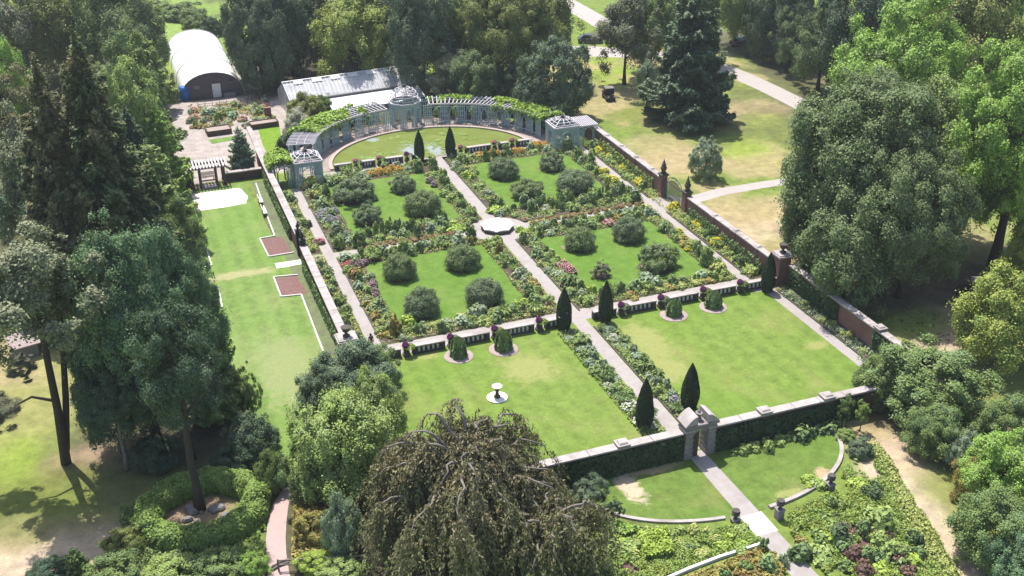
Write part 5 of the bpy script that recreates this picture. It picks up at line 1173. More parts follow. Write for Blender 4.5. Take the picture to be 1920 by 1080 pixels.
# cypresses
n = 9000; t = rng.random(n)**.85; a = rng.random(n)*2*PI; rr = (.72+.28*np.sin(np.clip(t/.32, 0, 1)*PI/2))*np.where(t > .32, (1-np.clip((t-.32)/.68, 0, 1)**1.9)**.9, 1)*rng.uniform(.88, 1.03, n)*(1+.05*np.sin(a*6+t*9))
P = np.stack([rr*np.cos(a), rr*np.sin(a), t], 1); CY = leafmesh('crown', P, np.stack([np.cos(a), np.sin(a), .35+.0*a], 1)+rng.normal(size=(n, 3))*.3, .13*rng.uniform(.7, 1.2, n), M['lf_cypress'], T=np.tile([0, 0, 1.], (n, 1))+rng.normal(size=(n, 3))*.2, elong=1.5, zs=5.0)
cyl = [(1207, 803, 4.75, .87, 'clipped dark cypress left of the path just inside the stone gateway'), (1292, 768, 4.5, .95, 'clipped dark cypress right of the path just inside the stone gateway'), (1057, 617, 4.4, .86, 'clipped dark cypress left of the path in front of the balustrade'), (1135, 604, 4.45, .86, 'clipped dark cypress right of the path in front of the balustrade'),
       (787, 303, 4.3, .85, 'clipped dark cypress at the pool edge left of the central path'), (845, 294, 4.2, .85, 'clipped dark cypress at the pool edge right of the central path'), (1438, 546, 4.3, .9, 'clipped dark cypress beside the tall brick pier')]
for px, py, h, r, lab in cyl:
    x, y = at(px, py); e = empty('cypress_tree', (x, y, 0), lab, 'tree', 'clipped cypresses'); c = obj('crown', CY, e, (0, 0, .12)); c.scale = (r*random.uniform(.78, .88), r*random.uniform(.78, .88), h); c.rotation_euler.z = px
    mb = MB(); mb.tube([(0, 0, 0), (0, 0, h*.5)], [.12, .06], 6); mb.build('trunk', M['bark'], e)
# rounded grey-green bushes in the four lawns
qn = {'NW': 'pool side left flower quarter', 'NE': 'pool side right flower quarter', 'SW': 'balustrade side left flower quarter', 'SE': 'balustrade side right flower quarter'}
BU = [('NW', 665, 378, 2.9, 2.75, 'largest, back left'), ('NW', 757, 362, 2.2, 1.75, 'back right'), ('NW', 690, 420, 2.3, 1.9, 'front left'), ('NW', 793, 402, 2.8, 2.35, 'front right'),
      ('NE', 944, 335, 2.6, 2.1, 'back left'), ('NE', 1034, 320, 2.3, 1.95, 'back right'), ('NE', 990, 372, 2.4, 2.1, 'front left'), ('NE', 1078, 360, 2.7, 2.4, 'front right'),
      ('SW', 750, 523, 2.7, 1.85, 'back left'), ('SW', 867, 505, 2.6, 1.9, 'back right'), ('SW', 790, 592, 2.9, 1.95, 'front left'), ('SW', 908, 570, 2.6, 2.05, 'front right'),
      ('SE', 1086, 468, 2.4, 1.95, 'back left'), ('SE', 1178, 452, 2.7, 2.0, 'back right'), ('SE', 1128, 522, 2.0, 1.2, 'thinnest'), ('SE', 1232, 505, 2.8, 2.5, 'front right')]
for kq, px, py, h, r, lab in BU:
    x, y = at(px, py-4)
    thin = 'thinnest' in lab
    e = tree((x, y), h, r, random.choice(['bush', 'bush', 'shrub']) if not thin else 'ragged', random.choice(['lf_box', 'lf_box2']) if kq != 'SE' or not thin else 'lf_purplegrey', 'rounded grey-green bush on the lawn of the %s, %s' % (qn[kq], lab), 'bush', 'rounded_bush', zb=.12, group='rounded bushes on the flower quarter lawns', limbs=3)
    mb = MB(); mb.sheet([((r*.8)*math.cos(t)*(1+.1*math.sin(3*t)), (r*.8)*math.sin(t)*(1+.1*math.cos(2*t)), ) for t in np.linspace(0, 2*PI, 20)[:-1]], .012); mb.build('mulch', M['soil'], e)
mb = MB(); mb.sheet(wob([at(1052, 460), at(1085, 460), at(1085, 468), at(1055, 468)], .15, .5, 4), .013); struct(mb.build('bare_earth_patch', M['gravelring']))

# ================================================================== FLOWER BEDS
def hemi(n, r, h, j=.12):
    P = sphere(n); P[:, 2] = np.abs(P[:, 2]); N = P+np.array([0, 0, .2])+rng.normal(size=P.shape)*.35
    return P*np.array([r, r, h])*rng.uniform(1-2*j, 1+j, (n, 1))+np.array([0, 0, .03]), N
def clump(kind, v):
    if kind == 'mound':
        Ps, Ns = [], []
        for k in range(4+v): P, N = hemi(70, .34, .42); P[:, :2] += rng.normal(size=2)*.24; Ps.append(P); Ns.append(N)
        P = np.concatenate(Ps); return leafmesh('plant', P, np.concatenate(Ns), .15*rng.uniform(.6, 1.3, len(P)), M['lf_bed1'])
    if kind == 'spiky':
        n = 150; a = rng.random(n)*2*PI; s = rng.random(n)**.6; P = np.stack([s*.55*np.cos(a), s*.55*np.sin(a), .12+.75*s*(1-.35*s)*rng.uniform(.6, 1.2, n)], 1)
        T = np.stack([np.cos(a)*.6, np.sin(a)*.6, .9-.7*s], 1); return leafmesh('plant', P, np.stack([np.cos(a)*.3, np.sin(a)*.3, .8+0*a], 1)+rng.normal(size=(n, 3))*.4, .10*rng.uniform(.8, 1.3, n), M['lf_bed1'], T=T, elong=4)
    if kind == 'leafy':
        n = 150; P, N = hemi(n, .55, .75, .25); return leafmesh('plant', P, N+np.array([0, 0, .5]), .20*rng.uniform(.6, 1.3, n), M['lf_bed2'], elong=1.9)
    if kind == 'tall':
        Ps, Ns = [], []
        for k in range(9): P, N = hemi(34, .16, .34); P[:, :2] += rng.uniform(-.3, .3, 2); P[:, 2] += rng.uniform(.15, .5); Ps.append(P); Ns.append(N)
        P2, N2 = hemi(90, .45, .5); P = np.concatenate(Ps+[P2]); return leafmesh('plant', P, np.concatenate(Ns+[N2]), .12*rng.uniform(.6, 1.3, len(P)), M['lf_bed2'], elong=1.8)
    if kind == 'flower':
        P, N = hemi(170, .5, .42); P2, N2 = hemi(120, .5, .52, .1); P2[:, 2] = np.maximum(P2[:, 2], .25)
        return leafmesh('plant', np.concatenate([P, P2]), np.concatenate([N, N2*.3+np.array([0, 0, 1])]), np.concatenate([.14*rng.uniform(.6, 1.3, 170), .12*rng.uniform(.6, 1.3, 120)]), [M['lf_bed1'], M['fl_yellow']], np.r_[np.zeros(170), np.ones(120)])
CL = {(k, v): clump(k, v) for k in ('mound', 'spiky', 'leafy', 'tall', 'flower') for v in range(3)}
KN = {'mound': 'leafy_plant', 'spiky': 'spiky_plant', 'leafy': 'broad_leaved_plant', 'tall': 'perennial_plant', 'flower': 'flowering_plant'}
PC = {'lf_bed1': 'green', 'lf_bed2': 'dark green', 'lf_bed3': 'yellowish green', 'lf_beddark': 'very dark', 'lf_silver': 'silvery', 'lf_bluesilver': 'blue-grey', 'lf_lime': 'lime', 'lf_red': 'reddish', 'lf_light': 'light green', 'lf_purpleleaf': 'purple leaved', 'lf_grey': 'grey', 'lf_gold': 'golden', 'lf_mid': 'mid green',
      'fl_mauve': 'mauve', 'fl_orange': 'orange', 'fl_yellow': 'yellow', 'fl_purple': 'purple', 'fl_lav': 'lavender', 'fl_pink': 'pink', 'fl_white': 'white', 'fl_red': 'red', 'fl_cream': 'cream'}
KT = {'mound': 'mounded leafy plant', 'spiky': 'spiky plant', 'leafy': 'broad leaved plant', 'tall': 'tall bushy perennial', 'flower': 'flowering plant'}
CNT = {}
def plant(x, y, kind, pal, r, h, where, flower=None):
    v = random.randrange(3); o = obj({'lf_red': 'bedding_plant', 'lf_bed3': 'cushion_plant', 'lf_lime': 'lime_plant', 'lf_silver': 'silver_plant', 'lf_gold': 'golden_plant'}.get(pal, KN[kind]) if kind == 'mound' else KN[kind], CL[(kind, v)], None, (x, y, .01)); s = r/.55
    o.scale = (s, s*random.uniform(.85, 1.15), h/.55); o.rotation_euler.z = random.uniform(0, 6.28)
    setmat(o, 0, M[pal])
    if kind == 'flower': setmat(o, 1, M[flower])
    lab = '%s %s in the %s' % (PC[flower] if flower else PC[pal], KT[kind], where)
    tag(o, lab, 'plant', lab); CNT[lab] = CNT.get(lab, 0)+1
    return o
PLACED = []
def fill(reg, n, mix, where, rmin=.4, rmax=.75, excl=None, hmul=1.0, gap=.72):
    x0, x1, y0, y1 = reg; k = 0; tries = 0
    while k < n and tries < n*30:
        tries += 1; x, y = random.uniform(x0+.3, x1-.3), random.uniform(y0+.3, y1-.3)
        r = random.uniform(rmin, rmax); mg = min(r*.8, (x1-x0)*.45)
        if not (x0+mg < x < x1-mg and y0+r*.7 < y < y1-r*.7): continue
        if excl and excl[0]-.35 < x < excl[1]+.35 and excl[2]-.35 < y < excl[3]+.35: continue
        if x*x+y*y < 3.9**2: continue
        if any((x-a)**2+(y-b_)**2 < ((r+c)*gap)**2 for a, b_, c in PLACED if abs(x-a) < 2 and abs(y-b_) < 2): continue
        PLACED.append((x, y, r)); kd, pal, f = random.choices([m_[:3] for m_ in mix], [m_[3] for m_ in mix])[0]
        plant(x, y, kd, pal, r, r*random.uniform(.75, 1.35)*hmul*(1.25 if kd in ('tall', 'spiky') else 1), where, f); k += 1
GEN = [('mound', 'lf_bed1', None, 3), ('mound', 'lf_bed3', None, 1.5), ('leafy', 'lf_bed2', None, 2.5), ('spiky', 'lf_bed1', None, 1.6), ('tall', 'lf_bed2', None, 2.2), ('mound', 'lf_silver', None, .9), ('leafy', 'lf_bluesilver', None, 1.2), ('tall', 'lf_bed1', None, 1.5)]
def special(px, py, kind, pal, r, h, where, flower=None, n=1, sp=.5):
    for i in range(n):
        x, y = at(px, py); x += random.uniform(-sp, sp)*(n > 1); y += random.uniform(-sp, sp)*(n > 1); PLACED.append((x, y, r*.8)); plant(x, y, kind, pal, r*random.uniform(.85, 1.15), h, where, flower)
W_ = {'NW': 'border of the pool side left flower quarter', 'NE': 'border of the pool side right flower quarter', 'SW': 'border of the balustrade side left flower quarter', 'SE': 'border of the balustrade side right flower quarter',
      'LW': 'bed along the left garden wall', 'RW': 'bed along the right hand red brick wall', 'C1': 'bed left of the lower central path', 'C2': 'bed right of the lower central path', 'RL': 'narrow bed under the lower right wall'}
# drifts that stand out in the photograph
for px, py, n in ((705, 324, 3), (722, 321, 4), (742, 318, 3)): special(px, py+3, 'flower', 'lf_bed3', .55, .8, W_['NW'], 'fl_orange', n, .7)
for px, py, n in ((905, 294, 2), (925, 290, 4), (958, 285, 2), (970, 283, 3), (1003, 275, 2), (1016, 272, 3)): special(px, py+3, 'flower', 'lf_bed3', .55, .85, W_['NE'], 'fl_orange', n, .7)
for px, py in ((1088, 290), (1128, 322), (1145, 340)): special(px, py, 'flower', 'lf_bed1', .6, .75, W_['NE'], 'fl_yellow', 2, .5)
for px, py in ((1118, 283), (1135, 297), (1163, 318), (1193, 343), (1204, 350), (1262, 392), (1303, 425), (1345, 460), (1340, 455)): special(px+4, py, 'flower', 'lf_bed3', .62, .8, W_['RW'], 'fl_yellow', 2, .55)
for px, py in ((1225, 392), (1283, 436), (1300, 470)): special(px-10, py, 'flower', 'lf_bed1', .5, .6, W_['SE'], 'fl_yellow', 1)
for px, py, n in ((606, 402, 3), (618, 395, 3), (622, 412, 2)): special(px+4, py+4, 'flower', 'lf_silver', .6, .85, W_['NW'], 'fl_lav', n, .7)
for px, py in ((628, 418), (805, 342), (815, 350)): special(px, py, 'flower', 'lf_bed2', .5, .75, W_['NW'], 'fl_mauve', 2, .5)
for px, py in ((705, 555), (700, 535), (708, 570), (680, 500), (668, 496)): special(px, py, 'flower', 'lf_purpleleaf', .5, .7, W_['SW'], 'fl_mauve', 2, .5)
for px, py in ((645, 500), (660, 497)): special(px, py, 'flower', 'lf_bed2', .5, .4, W_['SW'], 'fl_red', 2, .4)
for px, py in ((1062, 512), (1052, 505)): special(px, py, 'flower', 'lf_bed2', .6, .9, W_['SE'], 'fl_pink', 2, .5)
for px, py in ((930, 372), (985, 415)): special(px, py, 'flower', 'lf_bed2', .4, .5, W_['NE'], 'fl_pink', 1)
special(765, 606, 'mound', 'lf_lime', .95, 1.1, W_['SW']); special(897, 590, 'mound', 'lf_silver', .95, 1.35, W_['SW']); special(1222, 535, 'mound', 'lf_bluesilver', 1.05, 1.3, W_['SE']); special(1107, 545, 'mound', 'lf_lime', .7, .9, W_['SE']); special(982, 575, 'mound', 'lf_lime', .7, .9, W_['SW'])
special(928, 398, 'mound', 'lf_lime', .95, .8, W_['NE']); special(850, 432, 'mound', 'lf_lime', 1.1, .7, W_['NW']); special(980, 440, 'mound', 'lf_lime', 1.0, .8, W_['SE']); special(885, 415, 'mound', 'lf_bed2', .6, .7, W_['NW'])
special(600, 374, 'mound', 'lf_beddark', .6, .7, W_['NW']); special(636, 440, 'mound', 'lf_beddark', .9, .9, W_['NW']); special(575, 425, 'mound', 'lf_beddark', .7, .9, W_['LW']); special(648, 612, 'mound', 'lf_beddark', .75, .9, W_['LW'])
for k in range(13): special(680+k*14, 467-k*2.2, 'mound', 'lf_red', .5, .42, W_['NW'])
for k in range(14): special(1000+k*15, 419-k*2.7, 'mound', 'lf_red', .5, .42, W_['NE'])
for k in range(9): special(790+k*17, 617-k*4, 'mound', 'lf_bed3' if k % 3 else 'lf_silver', .65, .5, W_['SW'])
for k in range(8): special(1185+k*24, 555-k*4.5, 'mound', 'lf_bed3' if k % 3 else 'lf_gold', .65, .5, W_['SE'])
special(595, 455, 'flower', 'lf_bed2', .5, .7, W_['LW'], 'fl_pink', 3, .4)
for k in range(15):
    for kq, y0, s in (('SW', -1.75, -1), ('SE', -1.75, 1), ('NW', 3.4, -1), ('NE', 4.1, 1)):
        if random.random() < .2: continue
        x = s*(4.6+k*.93+random.uniform(-.25, .25)); r = random.uniform(.45, .7); yy = y0+random.uniform(-.25, .25); PLACED.append((x, yy, r*.7)); hh_ = random.uniform(.55, .85) if y0 < 0 else random.uniform(.85, 1.3)
        plant(x, yy, random.choice(['tall', 'tall', 'leafy', 'spiky']), random.choice(['lf_bed2', 'lf_bed2', 'lf_bed1', 'lf_bluesilver']), r, hh_, W_[kq])
# general planting
MIXW = {'NW': GEN+[('flower', 'lf_bed2', 'fl_pink', .25), ('tall', 'lf_red', None, .3)], 'NE': GEN+[('mound', 'lf_lime', None, .5), ('flower', 'lf_bed1', 'fl_white', .15)],
        'SW': GEN+[('mound', 'lf_gold', None, 1.0), ('flower', 'lf_bed2', 'fl_lav', .4), ('tall', 'lf_gold', None, .6)], 'SE': GEN+[('flower', 'lf_bed2', 'fl_pink', .5), ('mound', 'lf_gold', None, .8)]}
for kq in OUT:
    fill(OUT[kq], 84, MIXW[kq], W_[kq], .38, .88, INN[kq], 1.05, .68)
fill((-22.4, -20.5, -21.5, -1.2), 26, GEN+[('flower', 'lf_bed2', 'fl_mauve', 1), ('mound', 'lf_bed3', None, 2)], W_['LW'], .35, .65); fill((-22.4, -20.5, 1.3, 20.5), 22, GEN+[('mound', 'lf_bed3', None, 3)], W_['LW'], .35, .65)
fill((20.5, 22.3, -21.5, -3), 26, [('mound', 'lf_bed3', None, 3), ('mound', 'lf_bed1', None, 2), ('spiky', 'lf_bed1', None, 1), ('tall', 'lf_bed2', None, 1)], W_['RW'], .4, .75); fill((20.5, 22.3, 2.6, 22), 26, [('mound', 'lf_bed3', None, 2), ('mound', 'lf_bed1', None, 2), ('leafy', 'lf_bed2', None, 1), ('tall', 'lf_bed2', None, 1)], W_['RW'], .4, .75)
C_ = [('mound', 'lf_bed1', None, 2), ('tall', 'lf_silver', None, 1.2), ('mound', 'lf_bluesilver', None, 1.5), ('spiky', 'lf_bed2', None, 1.2), ('leafy', 'lf_mid', None, 2), ('flower', 'lf_bed1', 'fl_white', .7)]
fill((-3.0, -.85, -43.3, -25.4), 30, C_, W_['C1'], .45, .85); fill((.9, 2.9, -43, -25.6), 30, C_+[('flower', 'lf_bed2', 'fl_lav', .7)], W_['C2'], .4, .75)
fill((21.8, 23.2, -43, -25), 24, [('mound', 'lf_silver', None, 2), ('mound', 'lf_bed3', None, 2), ('spiky', 'lf_bed2', None, 1)], W_['RL'], .25, .5)
# strip below the right half of the gate wall
fill((2.0, 13.5, -48.6, -47.2), 22, [('leafy', 'lf_bed2', None, 2), ('mound', 'lf_bed1', None, 2), ('tall', 'lf_bed2', None, 1)], 'shaded strip under the wall right of the gateway', .45, .75)
fill((-12, -3, -46.3, -45.5), 12, [('mound', 'lf_bed1', None, 1)], 'strip inside the gate wall left of the gateway', .25, .5)
# ground cover: uncountable low leaves, one object per bed
def cover(name, fn, n, pal, z=.16, size=.14, flowers=None):
    P = fn(n); n = len(P); P = np.c_[P, rng.random(n)**.7*z+.02]; mi = None; mats = [M[pal]]
    if flowers: mats += [M[f] for f in flowers]; mi = np.where(rng.random(n) < .045, rng.integers(1, len(mats), n), 0)
    o = obj(name, leafmesh(name, P, np.tile([0, 0, 1.], (n, 1))+rng.normal(size=P.shape)*.55, size*rng.uniform(.5, 1.4, n), mats, mi)); return struct(o, 'stuff')
def inrect(reg, excl=None):
    def f(n):
        P = np.c_[rng.uniform(reg[0], reg[1], n), rng.uniform(reg[2], reg[3], n)]
        if excl: P = P[~((P[:, 0] > excl[0]) & (P[:, 0] < excl[1]) & (P[:, 1] > excl[2]) & (P[:, 1] < excl[3]))]
        P = P[(P**2).sum(1) > 3.6**2]
        return P[smoothnoise(P[:, 0]+50, P[:, 1]+50, 1.7, 12)+rng.normal(size=len(P))*.07 > .40]
    return f
def inpoly(px, jit=0.0, thr=.38, s=1.5, seed=3):
    pl = np.array([at(*p) for p in px])
    def f(n):
        lo, hi = pl.min(0), pl.max(0); P = rng.uniform(lo, hi, (n, 2)); ins = np.zeros(n, bool); j = len(pl)-1
        for i in range(len(pl)):
            xi, yi = pl[i]; xj, yj = pl[j]; c = ((yi > P[:, 1]) != (yj > P[:, 1])) & (P[:, 0] < (xj-xi)*(P[:, 1]-yi)/(yj-yi+1e-9)+xi); ins ^= c; j = i
        P = P[ins]; return P[smoothnoise(P[:, 0]+50, P[:, 1]+90, s, seed) > thr]
    return f
for kq in OUT: cover('bed_ground_cover', inrect(OUT[kq], INN[kq]), 26000, 'lf_bed3' if kq in ('SW',) else 'lf_bed1', .3, .12, ['fl_white', 'fl_mauve', 'fl_pink', 'fl_yellow'])
cover('bed_ground_cover', inrect((-22.4, -20.55, -22, 21)), 5000, 'lf_bed3', .25, .14, ['fl_mauve', 'fl_white']); cover('bed_ground_cover', inrect((20.6, 22.3, -22, 22)), 5500, 'lf_bed3', .3, .14, ['fl_yellow'])
cover('bed_ground_cover', inrect((-3.0, -.9, -44, -25)), 3500, 'lf_bed1', .3, .14, ['fl_white']); cover('bed_ground_cover', inrect((.95, 2.9, -44, -25)), 3500, 'lf_bed1', .3, .14, ['fl_lav']); cover('bed_ground_cover', inrect((21.75, 23.1, -45, -24.8)), 2600, 'lf_silver', .25, .12)
cover('bed_ground_cover', inpoly([(1120, 960), (1180, 990), (1300, 1003), (1385, 985), (1432, 1018), (1330, 1050), (1220, 1095), (1090, 1090), (1040, 1000)], thr=.30), 34000, 'lf_cover', .3, .12)
cover('bed_ground_cover', inpoly([(1330, 1068), (1440, 1025), (1490, 1090), (1250, 1100)]), 9000, 'lf_gold', .35, .16)
cover('bed_ground_cover', inpoly([(1475, 965), (1560, 925), (1600, 850), (1640, 835), (1700, 920), (1760, 1010), (1800, 1095), (1560, 1095), (1480, 1000)], thr=.40), 52000, 'lf_cover', .4, .12)
cover('bed_ground_cover', inpoly([(562, 905), (620, 930), (640, 1000), (600, 1060), (548, 1060), (550, 960)]), 6000, 'lf_gold', .4, .16)
cover('bed_ground_cover', inpoly([(440, 1010), (498, 940), (498, 1060), (440, 1085)]), 5000, 'lf_hedge', .35, .18)
cover('bed_ground_cover', inpoly([(225, 955), (280, 940), (300, 1010), (440, 1030), (300, 1085), (230, 1030)], thr=.42), 5000, 'lf_mid', .5, .2)
cover('fern_patch', inpoly([(1195, 1010), (1250, 1000), (1262, 1045), (1210, 1055)], thr=.2), 3500, 'lf_lime', .7, .2); cover('fern_patch', inpoly([(1120, 975), (1200, 1000), (1170, 1012), (1115, 995)], thr=.2), 2500, 'lf_bright', .6, .2)
# yellow hedge along the track, purple shrubs, dotted green shrubs below the curved wall
n = 8500; pts = [at(1640, 842), at(1668, 885), at(1700, 955), at(1740, 1025), at(1790, 1090)]; seg = rng.integers(0, 4, n); u = rng.random(n); pa_ = np.array(pts); c = pa_[seg]*(1-u[:, None])+pa_[seg+1]*u[:, None]; ph = rng.random(n)*PI; rr = .5*rng.uniform(.5, 1.25, n)*(.6+.8*smoothnoise(c[:, 0]*1.0, c[:, 1], 1.6, 21))
P = np.c_[c[:, 0]+rr*np.cos(ph)*1.1, c[:, 1]+rng.normal(size=n)*.25, .03+1.3*rr*np.sin(ph)*rng.uniform(.5, 1.1, n)]; o = obj('low_hedge', leafmesh('low_hedge', P, np.c_[np.cos(ph), 0*ph, np.sin(ph)+.4]+rng.normal(size=(n, 3))*.6, .14*rng.uniform(.6, 1.3, n), M['lf_bed3'])); tag(o, 'yellow-green low hedge running beside the dry track', 'hedge')
for i, (px, py, r, pal) in enumerate(((1608, 1040, .9, 'lf_purpleleaf'), (1650, 1000, .6, 'lf_purpleleaf'), (1680, 1045, .8, 'lf_purpleleaf'), (1625, 1075, .8, 'lf_purpleleaf'), (1700, 1070, .7, 'lf_purpleleaf'), (1590, 1000, .6, 'lf_purpleleaf'),
     (1655, 985, .9, 'lf_bright'), (1575, 1010, .8, 'lf_bluegreen'), (1550, 965, .5, 'lf_bluegreen'), (1670, 1040, .7, 'lf_bright'), (1560, 945, .5, 'lf_mid'), (1640, 930, .5, 'lf_bluegreen'), (1722, 1015, .6, 'lf_bluegreen'), (1620, 920, .4, 'lf_bluegreen'), (1500, 1010, .5, 'lf_gold'),
     (1400, 1060, .6, 'lf_mid'), (1440, 1060, .6, 'lf_bed2'), (1470, 1050, .5, 'lf_silver'), (1430, 1020, .45, 'lf_bed2'), (1360, 1085, .6, 'lf_bed2'), (1120, 1010, .7, 'lf_bed3'), (1290, 1020, .4, 'lf_bed2'), (1345, 1010, .4, 'lf_bed2'))):
    x, y = at(px, py+8); kd = 'mound' if pal == 'lf_purpleleaf' else random.choice(['mound', 'leafy', 'tall']); plant(x, y, kd, pal, r, r*1.25, 'planting right of the bottom path' if px > 1480 else 'planting left of the bottom path') if pal not in ('lf_bright', 'lf_bluegreen') else plant(x, y, kd, 'lf_bed1' if pal == 'lf_bright' else 'lf_beddark', r, r*1.3, 'planting right of the bottom path')
for i in range(44):
    px, py = random.uniform(1490, 1760), random.uniform(900, 1075); x, y = at(px, py)
    if not (1475+ (1075-py)*.25 < px < 1600+(py-850)*.72): continue
    kd, pal = random.choice([('mound', 'lf_lime'), ('mound', 'lf_bed1'), ('mound', 'lf_bed3'), ('tall', 'lf_bed2'), ('mound', 'lf_mid'), ('leafy', 'lf_bed1'), ('mound', 'lf_purpleleaf' if px > 1580 and py > 960 else 'lf_light')])
    r = random.uniform(.45, .95); plant(x, y, kd, pal, r, r*random.uniform(.7, 1.2), 'planting right of the bottom path')
for i in range(26):
    px, py = random.uniform(1130, 1400), random.uniform(1000, 1050); x, y = at(px, py-(px-1200)*.06); kd, pal = random.choice([('mound', 'lf_bed3'), ('mound', 'lf_lime'), ('mound', 'lf_bed1'), ('mound', 'lf_light')])
    r = random.uniform(.4, .85); plant(x, y, kd, pal, r, r*random.uniform(.5, .9), 'planting left of the bottom path')
# nursery rows
for i in range(46):
    px = random.uniform(355, 498); py = random.uniform(203, 243)-(px-350)*.04; x, y = at(px, py); kd, pal, f = random.choice([('mound', 'lf_bed3', None), ('mound', 'lf_gold', None), ('leafy', 'lf_bluesilver', None), ('tall', 'lf_bed1', None), ('flower', 'lf_bed3', 'fl_pink'), ('mound', 'lf_grey', None), ('mound', 'lf_silver', None)])
    plant(x, y, kd, pal, random.uniform(.5, .95), random.uniform(.5, 1.0), 'nursery rows in front of the tunnel greenhouse', f)
cover('nursery_ground_cover', inpoly([(352, 200), (505, 188), (508, 225), (380, 245)], thr=.42), 4000, 'lf_gold', .3, .2)
# leaf scraps under the trees would be invisible; tufts along wall feet
cover('rough_grass_tufts', inpoly([(1300, 470), (1500, 500), (1900, 640), (1900, 760), (1700, 650)], thr=.55), 5000, 'lf_olive', .12, .18)

# ================================================================== VEHICLES AND PERSON
def wheel(e, x, y, r, wd, nm='wheel'):
    mb = MB(); mb.tube([(x-wd/2, y, r), (x+wd/2, y, r)], r, 14); o = mb.build(nm, M['tyre'], e)
    mb = MB(); mb.tube([(x-wd/2-.012, y, r), (x+wd/2+.012, y, r)], r*.55, 10); mb.build('rim', M['grey'], o)
def cart(x, y, rz, label):
    e = empty('utility_cart', (x, y, 0), label, 'utility cart', None, rz)
    mb = MB(); mb.box((0, .0, .55), (1.35, 2.9, .3)); mb.box((0, -1.15, .78), (1.3, .75, .36), 0, 0, .85); mb.build('body', M['black'], e, bevel=.05)
    mb = MB(); mb.box((0, 1.0, .88), (1.4, 1.1, .36)); mb.build('cargo_bed', M['black'], e, bevel=.03)
    mb = MB(); mb.box((0, .12, .85), (1.2, .5, .22)); mb.box((0, .36, 1.12), (1.2, .14, .5)); mb.build('seat', M['dark'], e, bevel=.03)
    mb = MB()
    for sx in (-.62, .62):
        mb.bar((sx, -.75, .9), (sx, -.5, 1.88), .06, .06); mb.bar((sx, .48, .9), (sx, .45, 1.88), .06, .06)
    mb.build('roll_cage', M['dark'], e)
    mb = MB(); mb.box((0, -.02, 1.92), (1.42, 1.3, .07)); mb.build('roof', M['grey'], e, bevel=.03)
    mb = MB(); mb.add([(-.58, -.74, .98), (.58, -.74, .98), (.58, -.53, 1.82), (-.58, -.53, 1.82), (-.58, -.72, .98), (.58, -.72, .98), (.58, -.51, 1.82), (-.58, -.51, 1.82)], BX); mb.build('windscreen', M['carglass'], e)
    for sx in (-.6, .6):
        wheel(e, sx, -.95, .32, .24); wheel(e, sx, 1.0, .32, .24)
        mb = MB(); mb.box((sx*.72, -1.535, .8), (.2, .05, .12)); mb.build('headlight', M['white'], e)
def car(x, y, rz, label, paint='black'):
    e = empty('parked_car', (x, y, 0), label, 'car', 'cars on the drive', rz)
    prof = [(-2.25, .35), (-2.28, .75), (-2.1, .95), (-1.2, 1.02), (1.9, 1.02), (2.2, .9), (2.25, .35)]
    w_ = .9
    def hull(prof, w0, w1, nm, m_, zt):
        n = len(prof); f = lambda z: w0+(w1-w0)*max(0, (z-.9))/max(.01, zt-.9)
        vs = [(-f(z), y_, z) for y_, z in prof]+[(f(z), y_, z) for y_, z in prof]; mb = MB(); mb.add(vs, [tuple(range(n)), tuple(range(2*n-1, n-1, -1))]+[(i, n+i, n+(i+1) % n, (i+1) % n) for i in range(n)]); return mb.build(nm, m_, e, bevel=.06)
    hull(prof, .9, .9, 'body', M[paint], 1)
    hull([(-1.25, 1.0), (-.55, 1.5), (1.3, 1.52), (1.95, 1.0)], .84, .66, 'cabin_glass', M['carglass'], 1.52)
    mb = MB(); mb.box((0, .4, 1.54), (1.3, 1.75, .06)); mb.build('roof', M[paint], e, bevel=.03)
    for sx in (-.82, .82):
        wheel(e, sx, -1.4, .33, .22); wheel(e, sx, 1.35, .33, .22)
        mb = MB(); mb.box((sx*.8, -2.27, .72), (.34, .06, .14)); mb.build('headlight', M['white'], e)
        mb = MB(); mb.box((sx*.85, 2.24, .8), (.25, .06, .14)); mb.build('tail_light', M['redlamp'], e)
        mb = MB(); mb.box((sx*1.18, -.85, 1.05), (.16, .1, .12)); mb.build('mirror', M[paint], e)
cart(*at(1141, 186), R_(-8), 'dark open utility cart with roof parked on the lawn by the drive')
cart(*at(1826, 556), R_(60), 'dark utility cart half hidden by the yellow-green tree at the right')
car(*at(1106, 80), R_(70), 'dark car on the drive at the top, right of the olive trees')
car(*at(1390, 84), R_(100), 'dark car on the drive in the shade behind the tall pine')
# person walking down the left path
gx, gy = at(697, 655)
e = empty('person', (gx, gy, 0), 'person in a black top and ochre trousers walking on the left path', 'person', None, R_(10))
jn = {'pelvis': (0, 0, .92), 'waist': (0, .01, 1.08), 'chest': (0, .0, 1.3), 'neck': (0, .01, 1.46), 'head': (0, -.01, 1.56), 'top': (0, .0, 1.68),
      'shL': (.17, .0, 1.4), 'elL': (.23, .04, 1.13), 'wrL': (.24, -.05, .9), 'haL': (.24, -.08, .82), 'shR': (-.17, .0, 1.4), 'elR': (-.23, .06, 1.13), 'wrR': (-.24, .02, .9), 'haR': (-.24, .0, .82),
      'hiL': (.09, 0, .9), 'knL': (.1, -.1, .5), 'anL': (.1, -.1, .09), 'toL': (.11, -.24, .04), 'hiR': (-.09, 0, .9), 'knR': (-.1, .04, .5), 'anR': (-.1, .2, .11), 'toR': (-.1, .08, .04)}
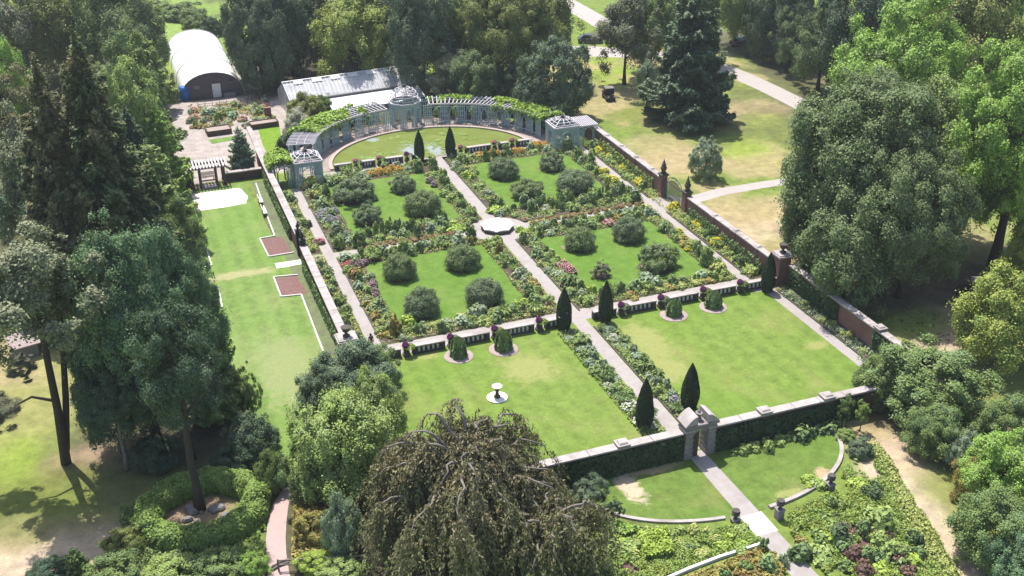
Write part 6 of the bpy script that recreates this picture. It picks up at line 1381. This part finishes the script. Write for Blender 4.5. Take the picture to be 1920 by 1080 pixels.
ed = [('pelvis', 'waist'), ('waist', 'chest'), ('chest', 'neck'), ('neck', 'head'), ('head', 'top'), ('chest', 'shL'), ('shL', 'elL'), ('elL', 'wrL'), ('wrL', 'haL'), ('chest', 'shR'), ('shR', 'elR'), ('elR', 'wrR'), ('wrR', 'haR'), ('pelvis', 'hiL'), ('hiL', 'knL'), ('knL', 'anL'), ('anL', 'toL'), ('pelvis', 'hiR'), ('hiR', 'knR'), ('knR', 'anR'), ('anR', 'toR')]
rad = {'pelvis': .13, 'waist': .11, 'chest': .13, 'neck': .055, 'head': .085, 'top': .07, 'sh': .06, 'el': .042, 'wr': .03, 'ha': .035, 'hi': .09, 'kn': .06, 'an': .042, 'to': .04}
def skin(name, keys, m_, grow, parent):
    ks = list(keys); me_ = bpy.data.meshes.new(name); me_.from_pydata([jn[k] for k in ks], [(ks.index(a), ks.index(b_)) for a, b_ in ed if a in ks and b_ in ks], []); me_.update(); me_.materials.append(m_)
    bm = bmesh.new(); bm.from_mesh(me_); ly = bm.verts.layers.skin.verify(); bm.verts.ensure_lookup_table()
    for i, k in enumerate(ks):
        r = rad.get(k, rad.get(k[:2], .05))*grow; bm.verts[i][ly].radius = (r, r); bm.verts[i][ly].use_root = k == ('pelvis' if 'pelvis' in ks else ks[0])
    bm.to_mesh(me_); bm.free()
    o = bpy.data.objects.new(name, me_); col.objects.link(o); o.parent = parent
    o.modifiers.new('skin', 'SKIN'); s = o.modifiers.new('subdivision', 'SUBSURF'); s.levels = 2; s.render_levels = 2; return o
skin('body', list(jn), M['skin'], 1.0, e)
for s in (-1, 1):       # fingers closed loosely at the end of each hand
    mb = MB(); hx_, hz = s*.24, .80; hy_ = -.08 if s > 0 else 0
    for f in range(4): mb.tube([(hx_, hy_-.03+f*.02, hz+.02), (hx_+.004, hy_-.032+f*.021, hz-.03-.004*(f in (1, 2))), (hx_-s*.012, hy_-.032+f*.021, hz-.06-.006*(f in (1, 2)))], [.0095, .009, .007], 6)
    mb.tube([(hx_-s*.01, hy_-.04, hz+.035), (hx_-s*.02, hy_-.065, hz+.01), (hx_-s*.02, hy_-.07, hz-.012)], [.011, .01, .008], 6); mb.build('hand', M['skin'], e)
skin('black_top', ['waist', 'pelvis', 'chest', 'shL', 'elL', 'shR', 'elR'], M['darkcloth'], 1.16, e)
skin('trousers', ['pelvis', 'hiL', 'knL', 'anL', 'hiR', 'knR', 'anR'], M['yellowcloth'], 1.14, e)
mb = MB(); mb.lathe((0, .02, 1.42), [(.07, 0), (.105, .06), (.115, .16), (.1, .24), (.05, .3), (.01, .305)], 14); mb.build('hair', M['hair'], e, smooth=True)
mb = MB(); mb.box((0, -.105, 1.565), (.025, .03, .04)); mb.box((.035, -.093, 1.6), (.025, .012, .012)); mb.box((-.035, -.093, 1.6), (.025, .012, .012)); mb.box((0, -.095, 1.52), (.05, .012, .012)); mb.build('face', M['skin'], e)
print('objects', len(bpy.data.objects), 'labels', len(CNT))


# ================================================================== AIR
hz = MB(); hz.box((40, 45, 28.0), (420, 420, 58.2)); ho = hz.build('haze', bpy.data.materials.new('haze'), None); struct(ho, 'stuff')
m = ho.data.materials[0]; m.use_nodes = True; t = m.node_tree; t.nodes.clear(); pv = t.nodes.new('ShaderNodeVolumePrincipled'); pv.inputs['Color'].default_value = (.86, .9, .95, 1); pv.inputs['Density'].default_value = .0002; pv.inputs['Anisotropy'].default_value = .2
o_ = t.nodes.new('ShaderNodeOutputMaterial'); t.links.new(pv.outputs[0], o_.inputs['Volume'])
